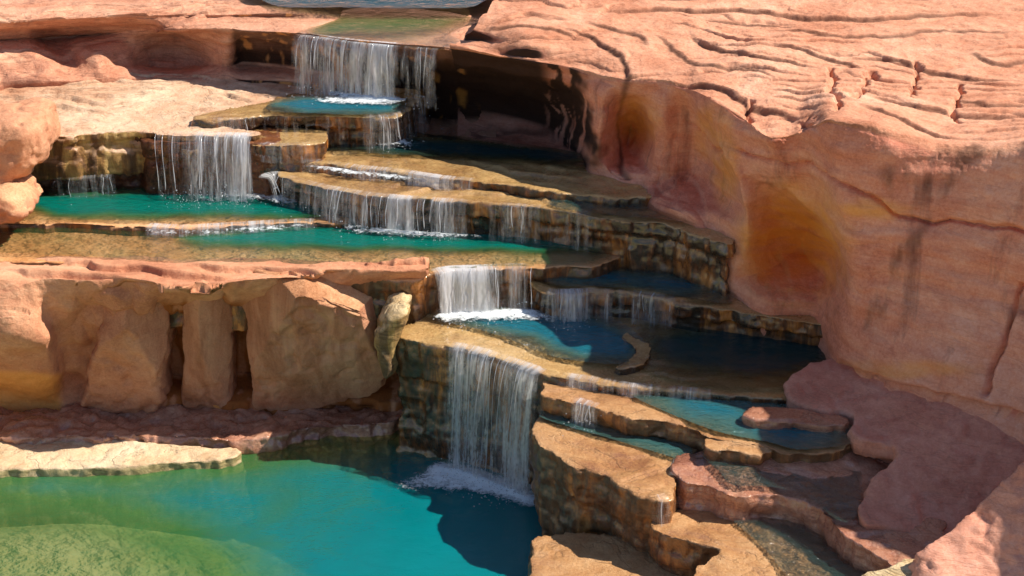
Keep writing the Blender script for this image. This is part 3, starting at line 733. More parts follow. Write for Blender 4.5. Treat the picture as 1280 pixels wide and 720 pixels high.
# ------------------------------------------------------------------ the ledges, from the bottom up
slab('rock_ledge', [(664, 676), (690, 668), (740, 664), (830, 676), (910, 670), (930, 760), (900, 860), (650, 860), (658, 760)], .55, -1.2, M_step,
     'low flat orange slab at the pool edge, below the thick yellow-topped block', seed=2, undercut=.04, layers=2)
slab('rock_ledge', [(817, 660), (822, 640), (847, 631), (900, 622), (1000, 600), (1120, 640), (1200, 690), (1250, 800), (1000, 900), (840, 860), (862, 722), (884, 700), (905, 686), (864, 676)], .98, -1.0, M_step,
     'orange slab with a rounded sunlit nose, lying below the broad reddish shelf', seed=3, layers=3, undercut=.08, top_flat=.6, jitter=.02, terr=.015)
slab('rock_ledge', [(843, 588), (845, 570), (862, 565), (890, 560, ZC+.10), (960, 552, ZB-.05), (1063, 556, ZB-.05), (1140, 590), (1180, 650), (1150, 720), (1095, 690), (1052, 664), (1028, 638), (994, 621), (957, 616), (920, 620), (885, 606), (857, 602)], ZC+.04, -.6, M_purple,
     'broad reddish wet shelf, its left corner lit by the sun', seed=4, layers=3, undercut=.08, top_flat=.7, jitter=.02)
slab('rock_ledge', [(664, 527), (700, 505), (800, 520), (880, 545), (870, 562), (850, 578), (846, 600), (840, 622), (820, 622), (799, 618), (770, 602), (742, 588), (713, 581), (688, 562), (667, 549)], ZC, -1.2, M_step,
     'thick yellow-topped block right of the lowest fall, dark and hollowed on its front', seed=5, layers=4, undercut=.09, jitter=.05)
slab('rock_ledge', [(676, 486), (700, 460), (900, 470), (1050, 480), (1090, 530), (1050, 560), (985, 566), (960, 556), (900, 548), (876, 542), (872, 536), (839, 528), (791, 522), (742, 508), (700, 498), (683, 493)], ZB, ZC-.5, M_step,
     'long low step with a ragged orange front below the curved pool', seed=6, layers=2, undercut=.05, jitter=.05)
slabA = slab('rock_ledge', [(492, 418), (500, 408), (520, 400), (540, 380), (700, 372), (1000, 380), (1120, 430), (1100, 490), (978, 496), (900, 492), (860, 488), (782, 482), (737, 476), (690, 468), (662, 459), (636, 450), (602, 440), (557, 431), (520, 424)], ZA, -1.2, M_ledge,
     'wide yellow-brown slab that holds the curved blue pool, the lowest fall pouring over its front', seed=7, layers=5, undercut=.05, jitter=.035, top_flat=.3)
slab('rock_ledge', [(676, 364), (665, 340), (760, 320), (930, 330), (1060, 370), (1090, 400), (1048, 406), (975, 396), (925, 388), (860, 378), (797, 367), (760, 363), (722, 365)], ZR2, ZA-.4, M_ledge,
     'shaded step right of the middle fall with orange patches on its dark front', seed=8, layers=2, undercut=.07, jitter=.05)
slab('rock_ledge', [(-500, 322), (-500, 270), (300, 272), (640, 285), (770, 300), (775, 318), (737, 332), (700, 330), (668, 334), (640, 333), (600, 335), (565, 336), (538, 340), (520, 347), (430, 345), (200, 330), (-50, 324)], Z2-.03, ZA-.3, M_orange,
     'flat orange rock floor holding the long green pool', seed=9, layers=2, undercut=.03, jitter=.02, top_flat=.12, terr=.012)
slab('rock_ledge', [(-500, 281), (-500, 230), (340, 222), (420, 255), (440, 276), (417, 277), (366, 277), (313, 279), (260, 283), (222, 284), (174, 282), (121, 280), (21, 278)], ZP3-.02, Z2-.3, M_orange,
     'thin reddish rock rim between the two green pools on the left', seed=10, layers=1, undercut=.0, jitter=.05, top_flat=.15, terr=.012)
slab('rock_ledge', [(346, 218), (360, 210), (480, 212), (640, 225), (780, 240), (880, 262), (918, 288), (915, 304), (874, 293), (828, 278), (790, 276), (752, 271), (672, 260), (622, 255), (545, 250), (468, 244), (408, 234), (358, 222)], Z3, Z2-.5, M_ledge,
     'long mossy-topped ledge with a curtain of thin falls, above the green pool', seed=11, layers=3, undercut=.07, jitter=.04, top_flat=.25)
slab('rock_ledge', [(320, 188), (330, 170), (480, 165), (640, 180), (790, 210), (830, 238), (790, 246), (742, 244), (693, 238), (629, 229), (552, 222), (499, 214), (436, 207), (355, 198)], Z4, Z3-.5, M_ledge,
     'narrow yellow-brown ledge directly behind and above the mossy curtain ledge', seed=12, layers=2, undercut=.04, jitter=.05, top_flat=.25)
slab('rock_ledge', [(305, 166), (330, 158), (400, 159), (411, 165), (405, 176), (370, 180), (320, 180), (308, 174)], (Z4+Z5)/2+.02, Z4-.3, M_ledge,
     'small mossy shelf under the blue pool, left of the dark water', seed=13, layers=2, undercut=.05)
slab('rock_ledge', [(240, 148), (255, 139), (330, 126), (400, 108), (520, 112), (508, 140), (474, 146), (413, 144), (330, 143), (262, 149)], Z5-.02, Z4-.2, M_ledge,
     'flat ledge that holds the small bright blue pool below the top fall', seed=14, layers=2, undercut=.06, jitter=.04, top_flat=.2)
slab('rock_ledge', [(-500, 170, ZM), (-500, 90, Z5), (0, 90, Z5), (200, 92, Z5), (330, 96, Z5), (400, 104, Z5-.02), (330, 128, Z5-.04), (250, 148, ZM+.04), (322, 162, ZM), (318, 168, ZM), (250, 168, ZM), (200, 166, ZM), (168, 162, ZM), (100, 167, ZM), (45, 170, ZM)], ZM, ZP3+.22, M_shelf,
     'pale cream rock shelf with a mossy ochre front above the upper green pool', seed=15, layers=4, undercut=.05, jitter=.06, amp=(.05, .015, .03), top_flat=.5, terr=.05)
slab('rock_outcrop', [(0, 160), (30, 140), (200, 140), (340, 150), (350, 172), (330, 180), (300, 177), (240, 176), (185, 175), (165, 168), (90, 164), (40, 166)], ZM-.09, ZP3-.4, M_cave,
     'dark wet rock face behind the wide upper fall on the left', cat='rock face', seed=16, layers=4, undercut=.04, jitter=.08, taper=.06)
slab('rock_shelf', [(978, 480, ZC+.42), (992, 468, ZC+.46), (1035, 448, ZA+.1), (1100, 466, ZA+.2), (1200, 488, ZA+.3), (1400, 520, ZA+.4), (1500, 620, ZA+.3), (1400, 800, .9), (1250, 740, .9), (1160, 674, ZC-.02), (1120, 660, ZC+.05), (1082, 652, ZC+.10), (1073, 636, ZC+.12), (1080, 612, ZC+.18), (1100, 588, ZC+.26), (1119, 574, ZC+.32), (1115, 557, ZC+.36), (1083, 551, ZC+.38), (1062, 538, ZC+.38), (1062, 514, ZC+.40), (1025, 512, ZC+.40), (1000, 504, ZC+.40), (985, 494, ZC+.40)], ZA, ZC-.6, M_apron,
     'smooth pink-red rock apron at the foot of the right wall with a wavy undercut edge', cat='rock shelf', seed=17, layers=3, undercut=.12, jitter=.012, top_flat=.8, terr=0, voxel=.03, sm=5)
slab('flat_stone', [(928, 516), (940, 507), (980, 505), (1040, 514), (1062, 524), (1040, 530), (985, 526), (940, 524)], ZB+.13, ZB-.2, M_purple,
     'dark flat stone lying in the stream beside the pink apron tip', cat='stone', seed=18, layers=1, sm=5)
slab('flat_stone', [(880, 543), (904, 538), (940, 541), (962, 549), (964, 560), (950, 566), (905, 562), (882, 556)], ZB-.02, ZC-.3, M_step,
     'reddish brown oblong stone at the end of the long low step', cat='stone', seed=19, layers=2, undercut=.04, sm=5)
slab('stone_curb', [(782, 414), (800, 421), (814, 432), (812, 447), (797, 457), (774, 462), (768, 455), (786, 448), (794, 439), (788, 429), (774, 420)], ZA+.07, ZA-.2, M_ledge,
     'small curved stone curb closing the right end of the blue pool', cat='stone', seed=20, layers=1, sm=3, jitter=.02)
slab('rock_shelf', [(-500, 545), (-500, 480), (300, 492), (480, 496), (520, 505), (500, 522), (440, 530), (380, 534), (340, 544), (290, 549), (200, 543), (0, 546)], .20, -1.0, M_purple,
     'low dark red shelf in the shade along the foot of the left bank', cat='rock shelf', seed=21, layers=2, jitter=.08, amp=(.10, .03, .02), top_flat=1.1, taper=.1)
slab('rock_tongue', [(-500, 588), (-500, 545), (0, 546), (60, 544), (150, 548), (230, 556), (290, 557), (303, 563), (288, 572), (200, 578), (100, 584), (0, 585)], .13, -.8, M_sand,
     'pale sunlit tongue of rock reaching into the turquoise pool from the left', cat='rock tongue', seed=22, layers=1, jitter=.05, amp=(.045, .012, .0), top_flat=1.0, taper=.12, sm=6, terr=0)
# boulders
YB = lambda y: 17.42+.68*(y-360)/150
def CP(n, x, y, back=.04): return (n, WY(x, y, YB(y)+back))
boulder('boulder', [(286, 362), (320, 356), (420, 352), (500, 348), (538, 348), (548, 360), (525, 382), (500, 398), (492, 430), (486, 470), (470, 500), (400, 516), (320, 516), (312, 480), (300, 430)], YB, .7, M_bank,
        'large pale orange block hanging over the dark hollow between left bank and lowest fall', seed=31, dome=.08, sm=4, voxel=.028, amp=(.09, .02, .004),
        cuts=(((0, 0, 1), (0, 0, Z2+.03)), CP((.50, -.50, .70), 430, 392, .02), CP((.0, -.6, .8), 350, 370), CP((.85, -.5, .1), 482, 450, .15), CP((-.65, -.75, .1), 330, 430, .05), CP((0.05, -.95, -.45), 400, 480, .05)))
boulder('boulder', [(128, 385), (158, 370), (192, 378), (206, 430), (202, 480), (199, 516), (104, 516), (102, 495), (114, 440)], YB, .8, M_left,
        'leaning triangular block at the foot of the left bank with a narrow pointed top', seed=32, dome=.06, sm=3, amp=(.08, .02, .004),
        cuts=(CP((-.45, -.8, .35), 128, 425), CP((.75, -.62, .1), 182, 440), CP((-.1, -.65, .75), 150, 392)))
boulder('boulder', [(224, 384), (256, 374), (284, 386), (286, 450), (283, 516), (226, 516), (224, 450)], lambda y: YB(y)+.12, .7, M_bank,
        'narrow upright orange block set between two dark clefts of the left bank', seed=33, dome=.05, sm=3, amp=(.07, .02, .004),
        cuts=(CP((.1, -.7, .7), 252, 396, .14), CP((-.55, -.82, 0), 238, 460, .16), CP((.6, -.8, -.1), 266, 460, .17)))
boulder('boulder', [(478, 400), (500, 388), (516, 396), (508, 420), (498, 440), (497, 470), (480, 482), (470, 460), (465, 430)], 17.25, .8, M_cream,
        'small yellowish boulder wedged beside the corner of the wide yellow-brown slab', seed=34, dome=.10, sm=4)
boulder('boulder', [(-60, 165), (-10, 158), (20, 155), (42, 163), (48, 190), (44, 215), (20, 232), (8, 250), (-60, 255)], 19.2, 1.2, M_left,
        'rounded sunlit orange boulder at the left edge beside the mossy front', seed=35, dome=.2, sm=8)
boulder('boulder', [(-60, 250), (-10, 244), (10, 248), (33, 272), (20, 284), (-10, 288), (-60, 290)], 18.75, 1.0, M_bank,
        'low orange boulder at the left edge between the two green pools', seed=36, dome=.18, sm=8)
slab('boulder', [(1140, 706, 1.45), (1155, 684, 1.6), (1220, 630, 1.9), (1285, 572, 2.3), (1380, 490, 2.7), (1600, 560, 2.7), (1600, 800, 1.7), (1300, 860, 1.0), (1170, 800, 1.2)], 1.6, -.8, M_apron,
     'big rounded boulder in the bottom right corner, mostly in purple shade', cat='boulder', seed=37, terr=0, layers=3, undercut=.02, jitter=.05, sm=7, amp=(.08, .02, .0), top_flat=.8, taper=.3)
slab('rock_ledge', [(1070, 726, 1.3), (1110, 706, 1.4), (1150, 692, 1.45), (1260, 700, 1.4), (1300, 800, 1.2), (1100, 840, 1.1)], 1.35, -.8, M_cream,
     'small cream-coloured sunlit slab under the boulder in the bottom right corner', seed=38, layers=2, undercut=.03, sm=6)

# ------------------------------------------------------------------ water surfaces
def pool(name, pts, z, deep, mat, grade=False, res=.05, soft=.8, label=None):
    P = np.array([W(a, b, z)[:2] for a, b in pts]); P = resample(catmull(P, 6, True), .1, True)
    lo, hi = P.min(0), P.max(0)
    if (hi[0]-lo[0])*(hi[1]-lo[1]) < 14: res = .018
    nx, ny = max(4, int((hi[0]-lo[0])/res)), max(4, int((hi[1]-lo[1])/res))
    X, Y = np.meshgrid(np.linspace(lo[0], hi[0], nx), np.linspace(lo[1], hi[1], ny), indexing='ij')
    Q = np.stack([X.ravel(), Y.ravel()], 1); ins = sdist(Q, P) > -res*.8
    D = np.array([W(a, b, z)[:2] for a, b in deep]); D = resample(catmull(D, 6, True), .12, True)
    dp = sstep(-soft*.6, soft, sdist(Q, D)+fbm(np.c_[Q, Q[:, 0]*0], 1.2, 3)*.2)
    if grade: dp = dp*(.52+.48*sstep(-4.2, .5, Q[:, 0]+.35*(12-Q[:, 1])))
    Z = z+fbm(np.c_[Q, Q[:, 0]*0+z], 2.2, 3)*.012
    Fc = grid_faces(nx, ny); keep = ins[Fc].all(1); Fc = Fc[keep]
    used = np.unique(Fc); mp = -np.ones(len(Q), int); mp[used] = np.arange(len(used))
    o = mesh_np(name, np.c_[Q, Z][used], mp[Fc], mat, dict(depth=dp[used])); tag(o, kind='structure'); return o
pool('pool_water', [(-600, 530), (300, 540), (480, 520), (600, 520), (700, 560), (700, 640), (720, 700), (760, 900), (400, 1000), (-200, 1000), (-600, 800)], Z0,
     [(-600, 584), (-100, 586), (50, 588), (200, 584), (330, 568), (420, 552), (560, 540), (720, 545), (760, 800), (420, 900), (300, 740), (225, 690), (150, 655), (60, 632), (-300, 636)], M_pool, soft=1.0, grade=True)
pool('long_pool_water', [(-500, 318), (-500, 278), (200, 282), (400, 272), (640, 285), (760, 296), (764, 316), (730, 328), (670, 331), (600, 333), (560, 334), (538, 338), (430, 338), (200, 326), (20, 316)], Z2+.012,
     [(230, 298), (290, 290), (340, 285), (440, 283), (640, 290), (790, 300), (760, 308), (640, 311), (480, 308), (380, 306), (290, 304)], M_teal, soft=.3)
pool('upper_green_pool_water', [(-100, 275), (-100, 235), (320, 232), (410, 250), (420, 268), (360, 273), (240, 277), (120, 274)], ZP3+.012,
     [(20, 250), (60, 244), (200, 238), (330, 236), (400, 250), (400, 266), (330, 268), (160, 266), (60, 264)], M_teal, soft=.4)
pool('curved_pool_water', [(535, 396), (560, 385), (680, 385), (760, 395), (800, 420), (806, 440), (780, 455), (700, 448), (640, 425), (600, 412)], ZA+.03,
     [(560, 392), (620, 388), (740, 400), (790, 425), (790, 445), (730, 440), (650, 415), (600, 405)], M_blue, soft=.3)
pool('dark_pool_water', [(805, 428), (800, 405), (900, 405), (1060, 420), (1060, 460), (985, 482), (900, 484), (830, 470), (800, 455)], ZA+.028,
     [(820, 425), (900, 412), (1040, 425), (1030, 455), (950, 465), (850, 455)], M_darkw, soft=.4)
pool('side_stream_water', [(690, 356), (680, 340), (760, 330), (900, 345), (915, 378), (860, 372), (790, 360), (740, 358)], ZR2+.025,
     [(700, 350), (760, 340), (860, 350), (860, 362), (760, 352)], M_blue, soft=.5)
pool('blue_pool_water', [(335, 138), (345, 124), (400, 118), (500, 118), (505, 136), (470, 143), (400, 142)], Z5+.02,
     [(345, 130), (400, 123), (490, 123), (490, 138), (400, 138)], M_blue, soft=.3)
pool('shadow_pool_water', [(400, 186), (420, 174), (520, 165), (720, 190), (735, 208), (640, 202), (560, 196), (470, 192)], Z4+.03,
     [(420, 181), (520, 172), (720, 192), (700, 200), (560, 192)], M_darkw, soft=.35)
pool('top_pond_water', POND, ZL+.0, [(440, 20), (560, 20), (540, 34), (440, 40), (400, 38)], M_pond, soft=.5)
pool('far_pond_water', [(340, 6), (420, 9), (560, 10), (600, 4), (620, -30), (320, -30)], ZL+.16, [(340, 4), (600, 6), (600, -25), (330, -25)], M_darkw, soft=.3)
pool('stream_water', [(850, 492), (980, 500), (1060, 530), (1075, 552), (1000, 562), (960, 552), (900, 540), (870, 530), (800, 500), (790, 488)], ZB+.02,
     [(830, 495), (960, 505), (1040, 540), (980, 555), (900, 530)], M_blue, soft=.9)
pool('step_pool_water', [(674, 520), (690, 512), (760, 530), (850, 552), (866, 566), (850, 574), (790, 556), (720, 536)], ZC+.02,
     [(690, 518), (760, 535), (850, 560), (800, 552)], M_blue, soft=.9)

FAR = [(640, 100), (650, 100), (650, 102), (640, 102)]
pool('shelf_film_water', [(880, 566), (960, 560), (1040, 562), (1075, 585), (1072, 640), (1050, 652), (1010, 620), (960, 608), (915, 606), (900, 590)], ZC+.085, FAR, M_blue)
pool('lower_film_water', [(905, 634), (960, 628), (1010, 640), (1060, 668), (1100, 694), (1110, 730), (1000, 730), (960, 690)], 1.0, FAR, M_blue)
pool('step_film_water', [(700, 243), (740, 246), (800, 250), (850, 264), (870, 280), (830, 274), (760, 268), (690, 258)], Z3+.03, FAR, M_blue)
# ------------------------------------------------------------------ waterfalls
def waterfall(lip, z, foot, throw, label, dens=.5, seed=1, strands=40, foam=None, noise_u=1.0, prof=None, slide=0.0, spray=0):
    """lip: points on the upper edge (px, py) at level z; foot: level where it lands"""
    L = np.array([W(p[0], p[1], p[2] if len(p) > 2 else z) for p in lip]); L = resample(catmull(L, 6), .012)
    mid = L.mean(0); root = empty('waterfall', (mid[0], mid[1], foot)); tag(root, label, 'waterfall', 'waterfalls of the stepped cascade')
    n2 = ring_normals(np.vstack([L[:, :2]]))
    t = np.gradient(L[:, :2], axis=0); n2 = np.stack([t[:, 1], -t[:, 0]], 1); n2 /= np.linalg.norm(n2, axis=1)[:, None]
    n2 = np.where((n2[:, 1] > 0)[:, None], -n2, n2)
    k = 25; ker = np.ones(k)/k; n2 = np.stack([np.convolve(np.pad(n2[:, i], k//2, 'edge'), ker, 'valid') for i in (0, 1)], 1)[:len(L)]
    strands = int(strands*.14); nv = 60; v = np.linspace(0, 1, nv)
    s = np.r_[0, np.cumsum(np.linalg.norm(np.diff(L, axis=0), axis=1))]
    c = np.c_[s*6, s*0+seed, s*0]
    dn = dens+fbm(c*.25, 1, 2)*.5
    if prof is not None: dn = dn+np.interp(np.linspace(0, 1, len(L)), [p[0] for p in prof], [p[1] for p in prof])
    edge = np.minimum(s, s[-1]-s); dn = dn-np.clip(1-edge/.12, 0, 1)*.5
    for lay in range(2):
        thr = throw*(1+.4*fbm(c+lay*9, 1, 3))*(1-.25*lay)
        hh = (L[:, 2]-foot)+.03
        Z = L[:, 2][:, None]+.015-hh[:, None]*(v**1.25)[None]
        out = thr[:, None]*np.sqrt(v)[None]+.02-lay*.02+fbm(np.c_[np.repeat(s*9, nv), np.tile(v*2.5, len(L)), np.full(nv*len(L), seed+lay)], 1, 3).reshape(len(L), nv)*.035*v[None]
        back = np.where(v < .02, -.10, 0)[None]
        X = L[:, 0][:, None]+n2[:, 0][:, None]*(out+back); Yy = L[:, 1][:, None]+n2[:, 1][:, None]*(out+back)
        V = np.stack([X, Yy, Z], 2).reshape(-1, 3)
        uv = np.stack([np.repeat(s, nv)+lay*3.3+seed, np.tile(v, len(L))*hh.mean()], 1)
        d2 = (dn-.12*lay)[:, None]-.0*v[None]
        mesh_np('water_curtain', V, grid_faces(len(L), nv), M_fall, dict(dens=d2.ravel()), uv, parent=root)
    # separate threads of water
    rs = np.random.default_rng(seed); VV = []; FF = []; base = 0
    w = np.clip(dn-.15, .02, 1); w /= w.sum()
    for i in rs.choice(len(L), strands, p=w):
        r0 = rs.uniform(.0025, .006); m = 14; tt_ = np.linspace(0, rs.uniform(.6, 1), m)
        th = throw*rs.uniform(.7, 1.5); ph = rs.uniform(0, 6)
        cx = L[i, 0]+n2[i, 0]*(th*np.sqrt(tt_)+.03)+np.sin(tt_*5+ph)*.012; cy = L[i, 1]+n2[i, 1]*(th*np.sqrt(tt_)+.03)
        cz = L[i, 2]+.015-(L[i, 2]-foot)*tt_**1.2
        rad = r0*(.4+np.abs(np.sin(tt_*rs.uniform(3, 9)+ph))*.8)*np.where(tt_ > tt_[-1]*.93, .4, 1)
        for a in range(4):
            an = a*math.pi/2; VV.append(np.stack([cx+rad*math.cos(an), cy+rad*math.sin(an), cz], 1))
        idx = np.arange(m)
        for a in range(4):
            b = (a+1) % 4
            FF.append(np.stack([base+a*m+idx[:-1], base+b*m+idx[:-1], base+b*m+idx[1:], base+a*m+idx[1:]], 1))
        base += 4*m
    if VV and L[:, 2].mean()-foot > .25: tag(mesh_np('water_threads', np.concatenate(VV), np.concatenate(FF), M_drop, parent=root), kind='stuff')
    if spray and L[:, 2].mean()-foot > .25:   # splash droplets at the foot
        VV = []; FF = []; b = 0
        oc = np.array([[1, 0, 0], [-1, 0, 0], [0, 1, 0], [0, -1, 0], [0, 0, 1], [0, 0, -1]], float); of = [(0, 2, 4), (2, 1, 4), (1, 3, 4), (3, 0, 4), (2, 0, 5), (1, 2, 5), (3, 1, 5), (0, 3, 5)]
        for i in rs.choice(len(L), spray, p=w):
            r = abs(rs.normal(0, .004))+.003
            q = np.array([L[i, 0], L[i, 1], foot])+np.array([n2[i, 0], n2[i, 1], 0])*(throw+abs(rs.normal(0, .18)))+np.array([rs.normal(0, .08), 0, abs(rs.normal(0, .11))])
            VV.append(q+oc*r); FF.append(np.array(of)+b); b += 6
        tag(mesh_np('splash', np.concatenate(VV), np.concatenate(FF), M_drop, parent=root), kind='stuff')
    if foam:
        P, zf, dd = foam
        Pw = np.array([W(a, b, zf)[:2] for a, b in P]); Pw = resample(catmull(Pw, 6, True), .08, True); lo, hi = Pw.min(0), Pw.max(0)
        nx, ny = int((hi[0]-lo[0])/.03)+2, int((hi[1]-lo[1])/.03)+2
        X, Yy = np.meshgrid(np.linspace(lo[0], hi[0], nx), np.linspace(lo[1], hi[1], ny), indexing='ij'); Q = np.stack([X.ravel(), Yy.ravel()], 1)
        sd = sdist(Q, Pw); Lf = L[:, :2]+n2*throw
        fd = poly_dist(Q, resample(Lf, .1))[0]
        den = np.clip(sd/.3, 0, 1)*.5+(np.exp(-fd/.16)*.5+np.exp(-fd/.75)*.36)*dd-.07
        Z = zf+.02+fbm(np.c_[Q, Q[:, 0]*0], 6, 3)*.02+np.exp(-fd/.12)*.05
        Fc = grid_faces(nx, ny); keep = (sd > -.02)[Fc].all(1); Fc = Fc[keep]; used = np.unique(Fc); mp = -np.ones(len(Q), int); mp[used] = np.arange(len(used))
        mesh_np('foam', np.c_[Q, Z][used], mp[Fc], M_foam, dict(dens=den[used]), parent=root)
    return root
waterfall([(556, 431), (575, 434), (602, 440), (636, 451), (662, 460), (680, 468)], ZA, Z0, .22, 'lowest and tallest fall, a pinkish curtain dropping into the big turquoise pool', dens=.45, seed=3, strands=90, spray=500,
          prof=[(0, -.05), (.12, .05), (.22, -.15), (.32, .0), (.4, .2), (.5, -.1), (.6, .2), (.75, .28), (.92, .1), (1, .0)],
          foam=([(470, 600), (520, 585), (560, 575), (640, 590), (680, 600), (672, 640), (620, 632), (560, 625), (490, 625)], Z0, 1.0))  # foam, spread left to paint the pool's sun glints as well
waterfall([(540, 341), (565, 337), (600, 336), (640, 334), (668, 335)], Z2, ZA, .16, 'bright white fall in the centre pouring from the orange floor into the curved pool', dens=.66, seed=5, strands=90, spray=300,
          prof=[(0, .12), (.4, .1), (.6, .05), (.66, -.2), (.75, .05), (1, 0)],
          foam=([(540, 402), (560, 390), (640, 388), (700, 390), (740, 400), (690, 408), (620, 408), (560, 410)], ZA+.03, .85))
waterfall([(675, 364), (690, 366), (712, 366), (735, 365)], ZR2, ZA, .10, 'short fall right of the bright central fall, spilling off the shaded step', dens=.52, seed=6, strands=30, spray=60)
waterfall([(352, 220), (380, 228), (408, 235), (468, 245), (545, 251), (597, 254)], Z3, Z2, .10, 'row of thin threads falling from the long mossy ledge into the green pool', dens=.44, seed=7, strands=120, spray=150,
          prof=[(0, .0), (.3, -.05), (.4, .05), (.5, .15), (.9, .02), (1, -.1)],
          foam=([(400, 292), (440, 286), (620, 297), (640, 302), (540, 302), (430, 296)], Z2+.02, .7))
waterfall([(331, 224), (336, 219), (346, 217), (353, 220)], Z3, ZP3, .16, 'small smooth white spill round the left corner of the long mossy ledge', dens=.85, seed=8, strands=20, spray=40,
          foam=([(320, 245), (345, 240), (400, 250), (420, 262), (380, 262), (330, 255)], ZP3+.02, .8))
waterfall([(186, 168), (230, 168), (270, 169), (318, 170)], ZM, ZP3, .22, 'wide broken fall in two tiers dropping into the upper green pool', dens=.52, seed=9, strands=150, spray=300,
          prof=[(0, -.2), (.15, .05), (.4, -.05), (.7, .0), (.85, .25), (1, .1)],
          foam=([(110, 243), (160, 240), (330, 238), (370, 252), (330, 256), (240, 247)], ZP3+.02, .7))
waterfall([(45, 222), (90, 224), (130, 222), (150, 221)], ZP3+.26, ZP3, .02, 'sparse thin drips falling from under the mossy ochre front', dens=.36, seed=10, strands=26, spray=20)
waterfall([(365, 43), (400, 47), (450, 53), (497, 57), (530, 60), (552, 62)], ZL, Z5, .15, 'top fall, a broad streaked curtain pouring from the pond at the back', dens=.56, seed=11, strands=120, spray=200,
          prof=[(0, 0), (.35, .0), (.42, .2), (.68, .2), (.74, -.12), (1, -.08)],
          foam=([(370, 128), (400, 120), (500, 120), (500, 136), (440, 138), (400, 136)], Z5+.02, .8))
waterfall([(452, 146), (470, 146), (495, 142), (530, 118)], Z5, Z4, .06, 'short blue-shaded spill from the small blue pool into the dark water', dens=.5, seed=12, strands=40, spray=60,
          foam=([(450, 182), (500, 176), (560, 184), (540, 190), (470, 188)], Z4+.035, .6))
waterfall([(340, 196), (400, 203), (450, 210), (499, 215), (552, 223), (600, 227)], Z4, Z3, .03, 'line of foamy trickles over the low step behind the mossy ledge', dens=.55, seed=13, strands=60, spray=60,
          foam=([(380, 212), (440, 214), (520, 226), (560, 232), (500, 230), (420, 222)], Z3+.025, .7))
waterfall([(712, 501), (730, 505), (755, 512)], ZB, ZC, .05, 'little fall over the long low step onto the yellow-topped block', dens=.6, seed=14, strands=26, spray=40)
waterfall([(700, 470), (740, 476), (782, 483), (840, 488), (900, 493)], ZA, ZB, .02, 'low line of trickles along the front edge of the wide slab', dens=.5, seed=15, strands=40, spray=30)
waterfall([(180, 283), (230, 285), (290, 282), (360, 278), (400, 277)], ZP3, Z2, .03, 'sparkling trickles over the thin rim between the two green pools', dens=.55, seed=16, strands=50, spray=60,
          foam=([(180, 292), (240, 294), (300, 290), (370, 284), (380, 290), (290, 296), (200, 298)], Z2+.02, .7))

waterfall([(838, 560), (850, 566), (850, 582), (846, 600)], ZC, .98, .03, 'thin trickle in the gap between the yellow-topped block and the broad reddish shelf', dens=.5, seed=21, strands=10)
waterfall([(600, 256), (640, 258), (690, 262), (745, 270)], Z3, Z2, .04, 'faint shaded dribbles over the right half of the mossy ledge', dens=.34, seed=22, strands=16)
waterfall([(690, 366), (745, 365), (800, 368), (850, 377)], ZR2, ZA, .03, 'faint trickles on the dark front of the shaded step', dens=.34, seed=23, strands=12)
waterfall([(815, 624), (828, 624), (838, 621)], ZC, .60, .04, 'narrow trickle off the right corner of the yellow-topped block', dens=.45, seed=24, strands=10)
waterfall([(308, 176), (340, 182), (372, 182), (402, 178)], (Z4+Z5)/2, Z4+.02, .02, 'little foamy trickle off the small mossy shelf', dens=.42, seed=25, strands=6)
waterfall([(262, 151), (330, 150), (400, 150), (440, 148)], Z5-.01, Z5-.28, .02, 'fine dribbles along the front of the ledge with the bright blue pool', dens=.36, seed=26, strands=14)

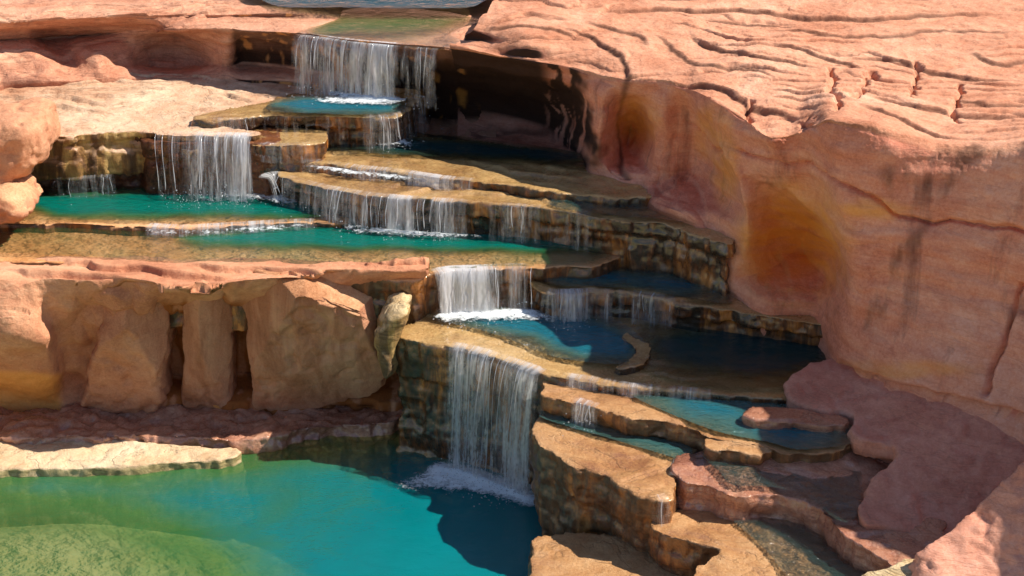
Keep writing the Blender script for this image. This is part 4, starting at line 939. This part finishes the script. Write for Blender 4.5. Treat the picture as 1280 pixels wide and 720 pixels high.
# ------------------------------------------------------------------ ground and pool bed
def ground():
    n = 420; u = np.linspace(-1, 1, n); e = np.sign(u)*(np.abs(u)**3)*300
    X, Yy = np.meshgrid(e, e+14, indexing='ij'); V = np.c_[X.ravel(), Yy.ravel(), np.zeros(n*n)]
    V[:, 2] = -1.5+fbm(V, .15, 3)*.3
    # sand rising under the near left part of the pool
    c = W(40, 690, -.1); r = np.sqrt(((V[:, 0]-c[0])/3.3)**2+((V[:, 1]-c[1])/2.4)**2)
    f = sstep(1.45, .15, r); V[:, 2] = V[:, 2]*(1-f)+f*(-.34+fbm(V, .9, 3, off=5)*.06)
    V[:, 2] = np.where(np.hypot(V[:, 0], V[:, 1]-14) > 22, V[:, 2]+sstep(22, 120, np.hypot(V[:, 0], V[:, 1]-14))*0, V[:, 2])
    o = mesh_np('ground', V, grid_faces(n, n)[:, ::1], M_bed); tag(o, kind='structure')
ground()

# ------------------------------------------------------------------ light, sky, camera
sx, sy, sz = .62, .03, .70
sun_el = math.atan2(sz, math.hypot(sx, sy)); sun_az = math.atan2(sx, sy)
wd = bpy.data.worlds.new('World'); bpy.context.scene.world = wd; wd.use_nodes = True
nt = wd.node_tree; bg = nt.nodes['Background']
sky = nt.nodes.new('ShaderNodeTexSky'); sky.sky_type = 'NISHITA'; sky.sun_disc = False; sky.sun_elevation = sun_el; sky.sun_rotation = sun_az
sky.altitude = 1200; sky.dust_density = 1.2; sky.air_density = 1.0
nt.links.new(sky.outputs[0], bg.inputs[0]); bg.inputs[1].default_value = .08
sl = bpy.data.lights.new('sun', 'SUN'); sl.energy = 4.6; sl.angle = R(.55); sl.color = (1, .92, .80)
so = link(bpy.data.objects.new('sun', sl)); so.rotation_euler = Vector((sx, sy, sz)).to_track_quat('Z', 'Y').to_euler(); so.location = (8, 10, 30)
cam = bpy.data.cameras.new('camera'); cam.sensor_width = 36; cam.lens = 36*F/1280; cam.clip_end = 2000
co = link(bpy.data.objects.new('camera', cam)); co.location = (0, 0, H); co.rotation_euler = (math.pi/2-PITCH, 0, 0)
sc = bpy.context.scene; sc.camera = co
sc.view_settings.view_transform = 'Standard'; sc.view_settings.look = 'None'; sc.view_settings.exposure = 0.64; sc.view_settings.gamma = 1
sc.render.engine = 'CYCLES'; sc.cycles.transparent_max_bounces = 24; sc.cycles.max_bounces = 8; sc.cycles.diffuse_bounces = 5
sc.cycles.caustics_reflective = False; sc.cycles.caustics_refractive = False
print('VERTS', sum(len(o.data.vertices) for o in bpy.data.objects if o.type == 'MESH'))
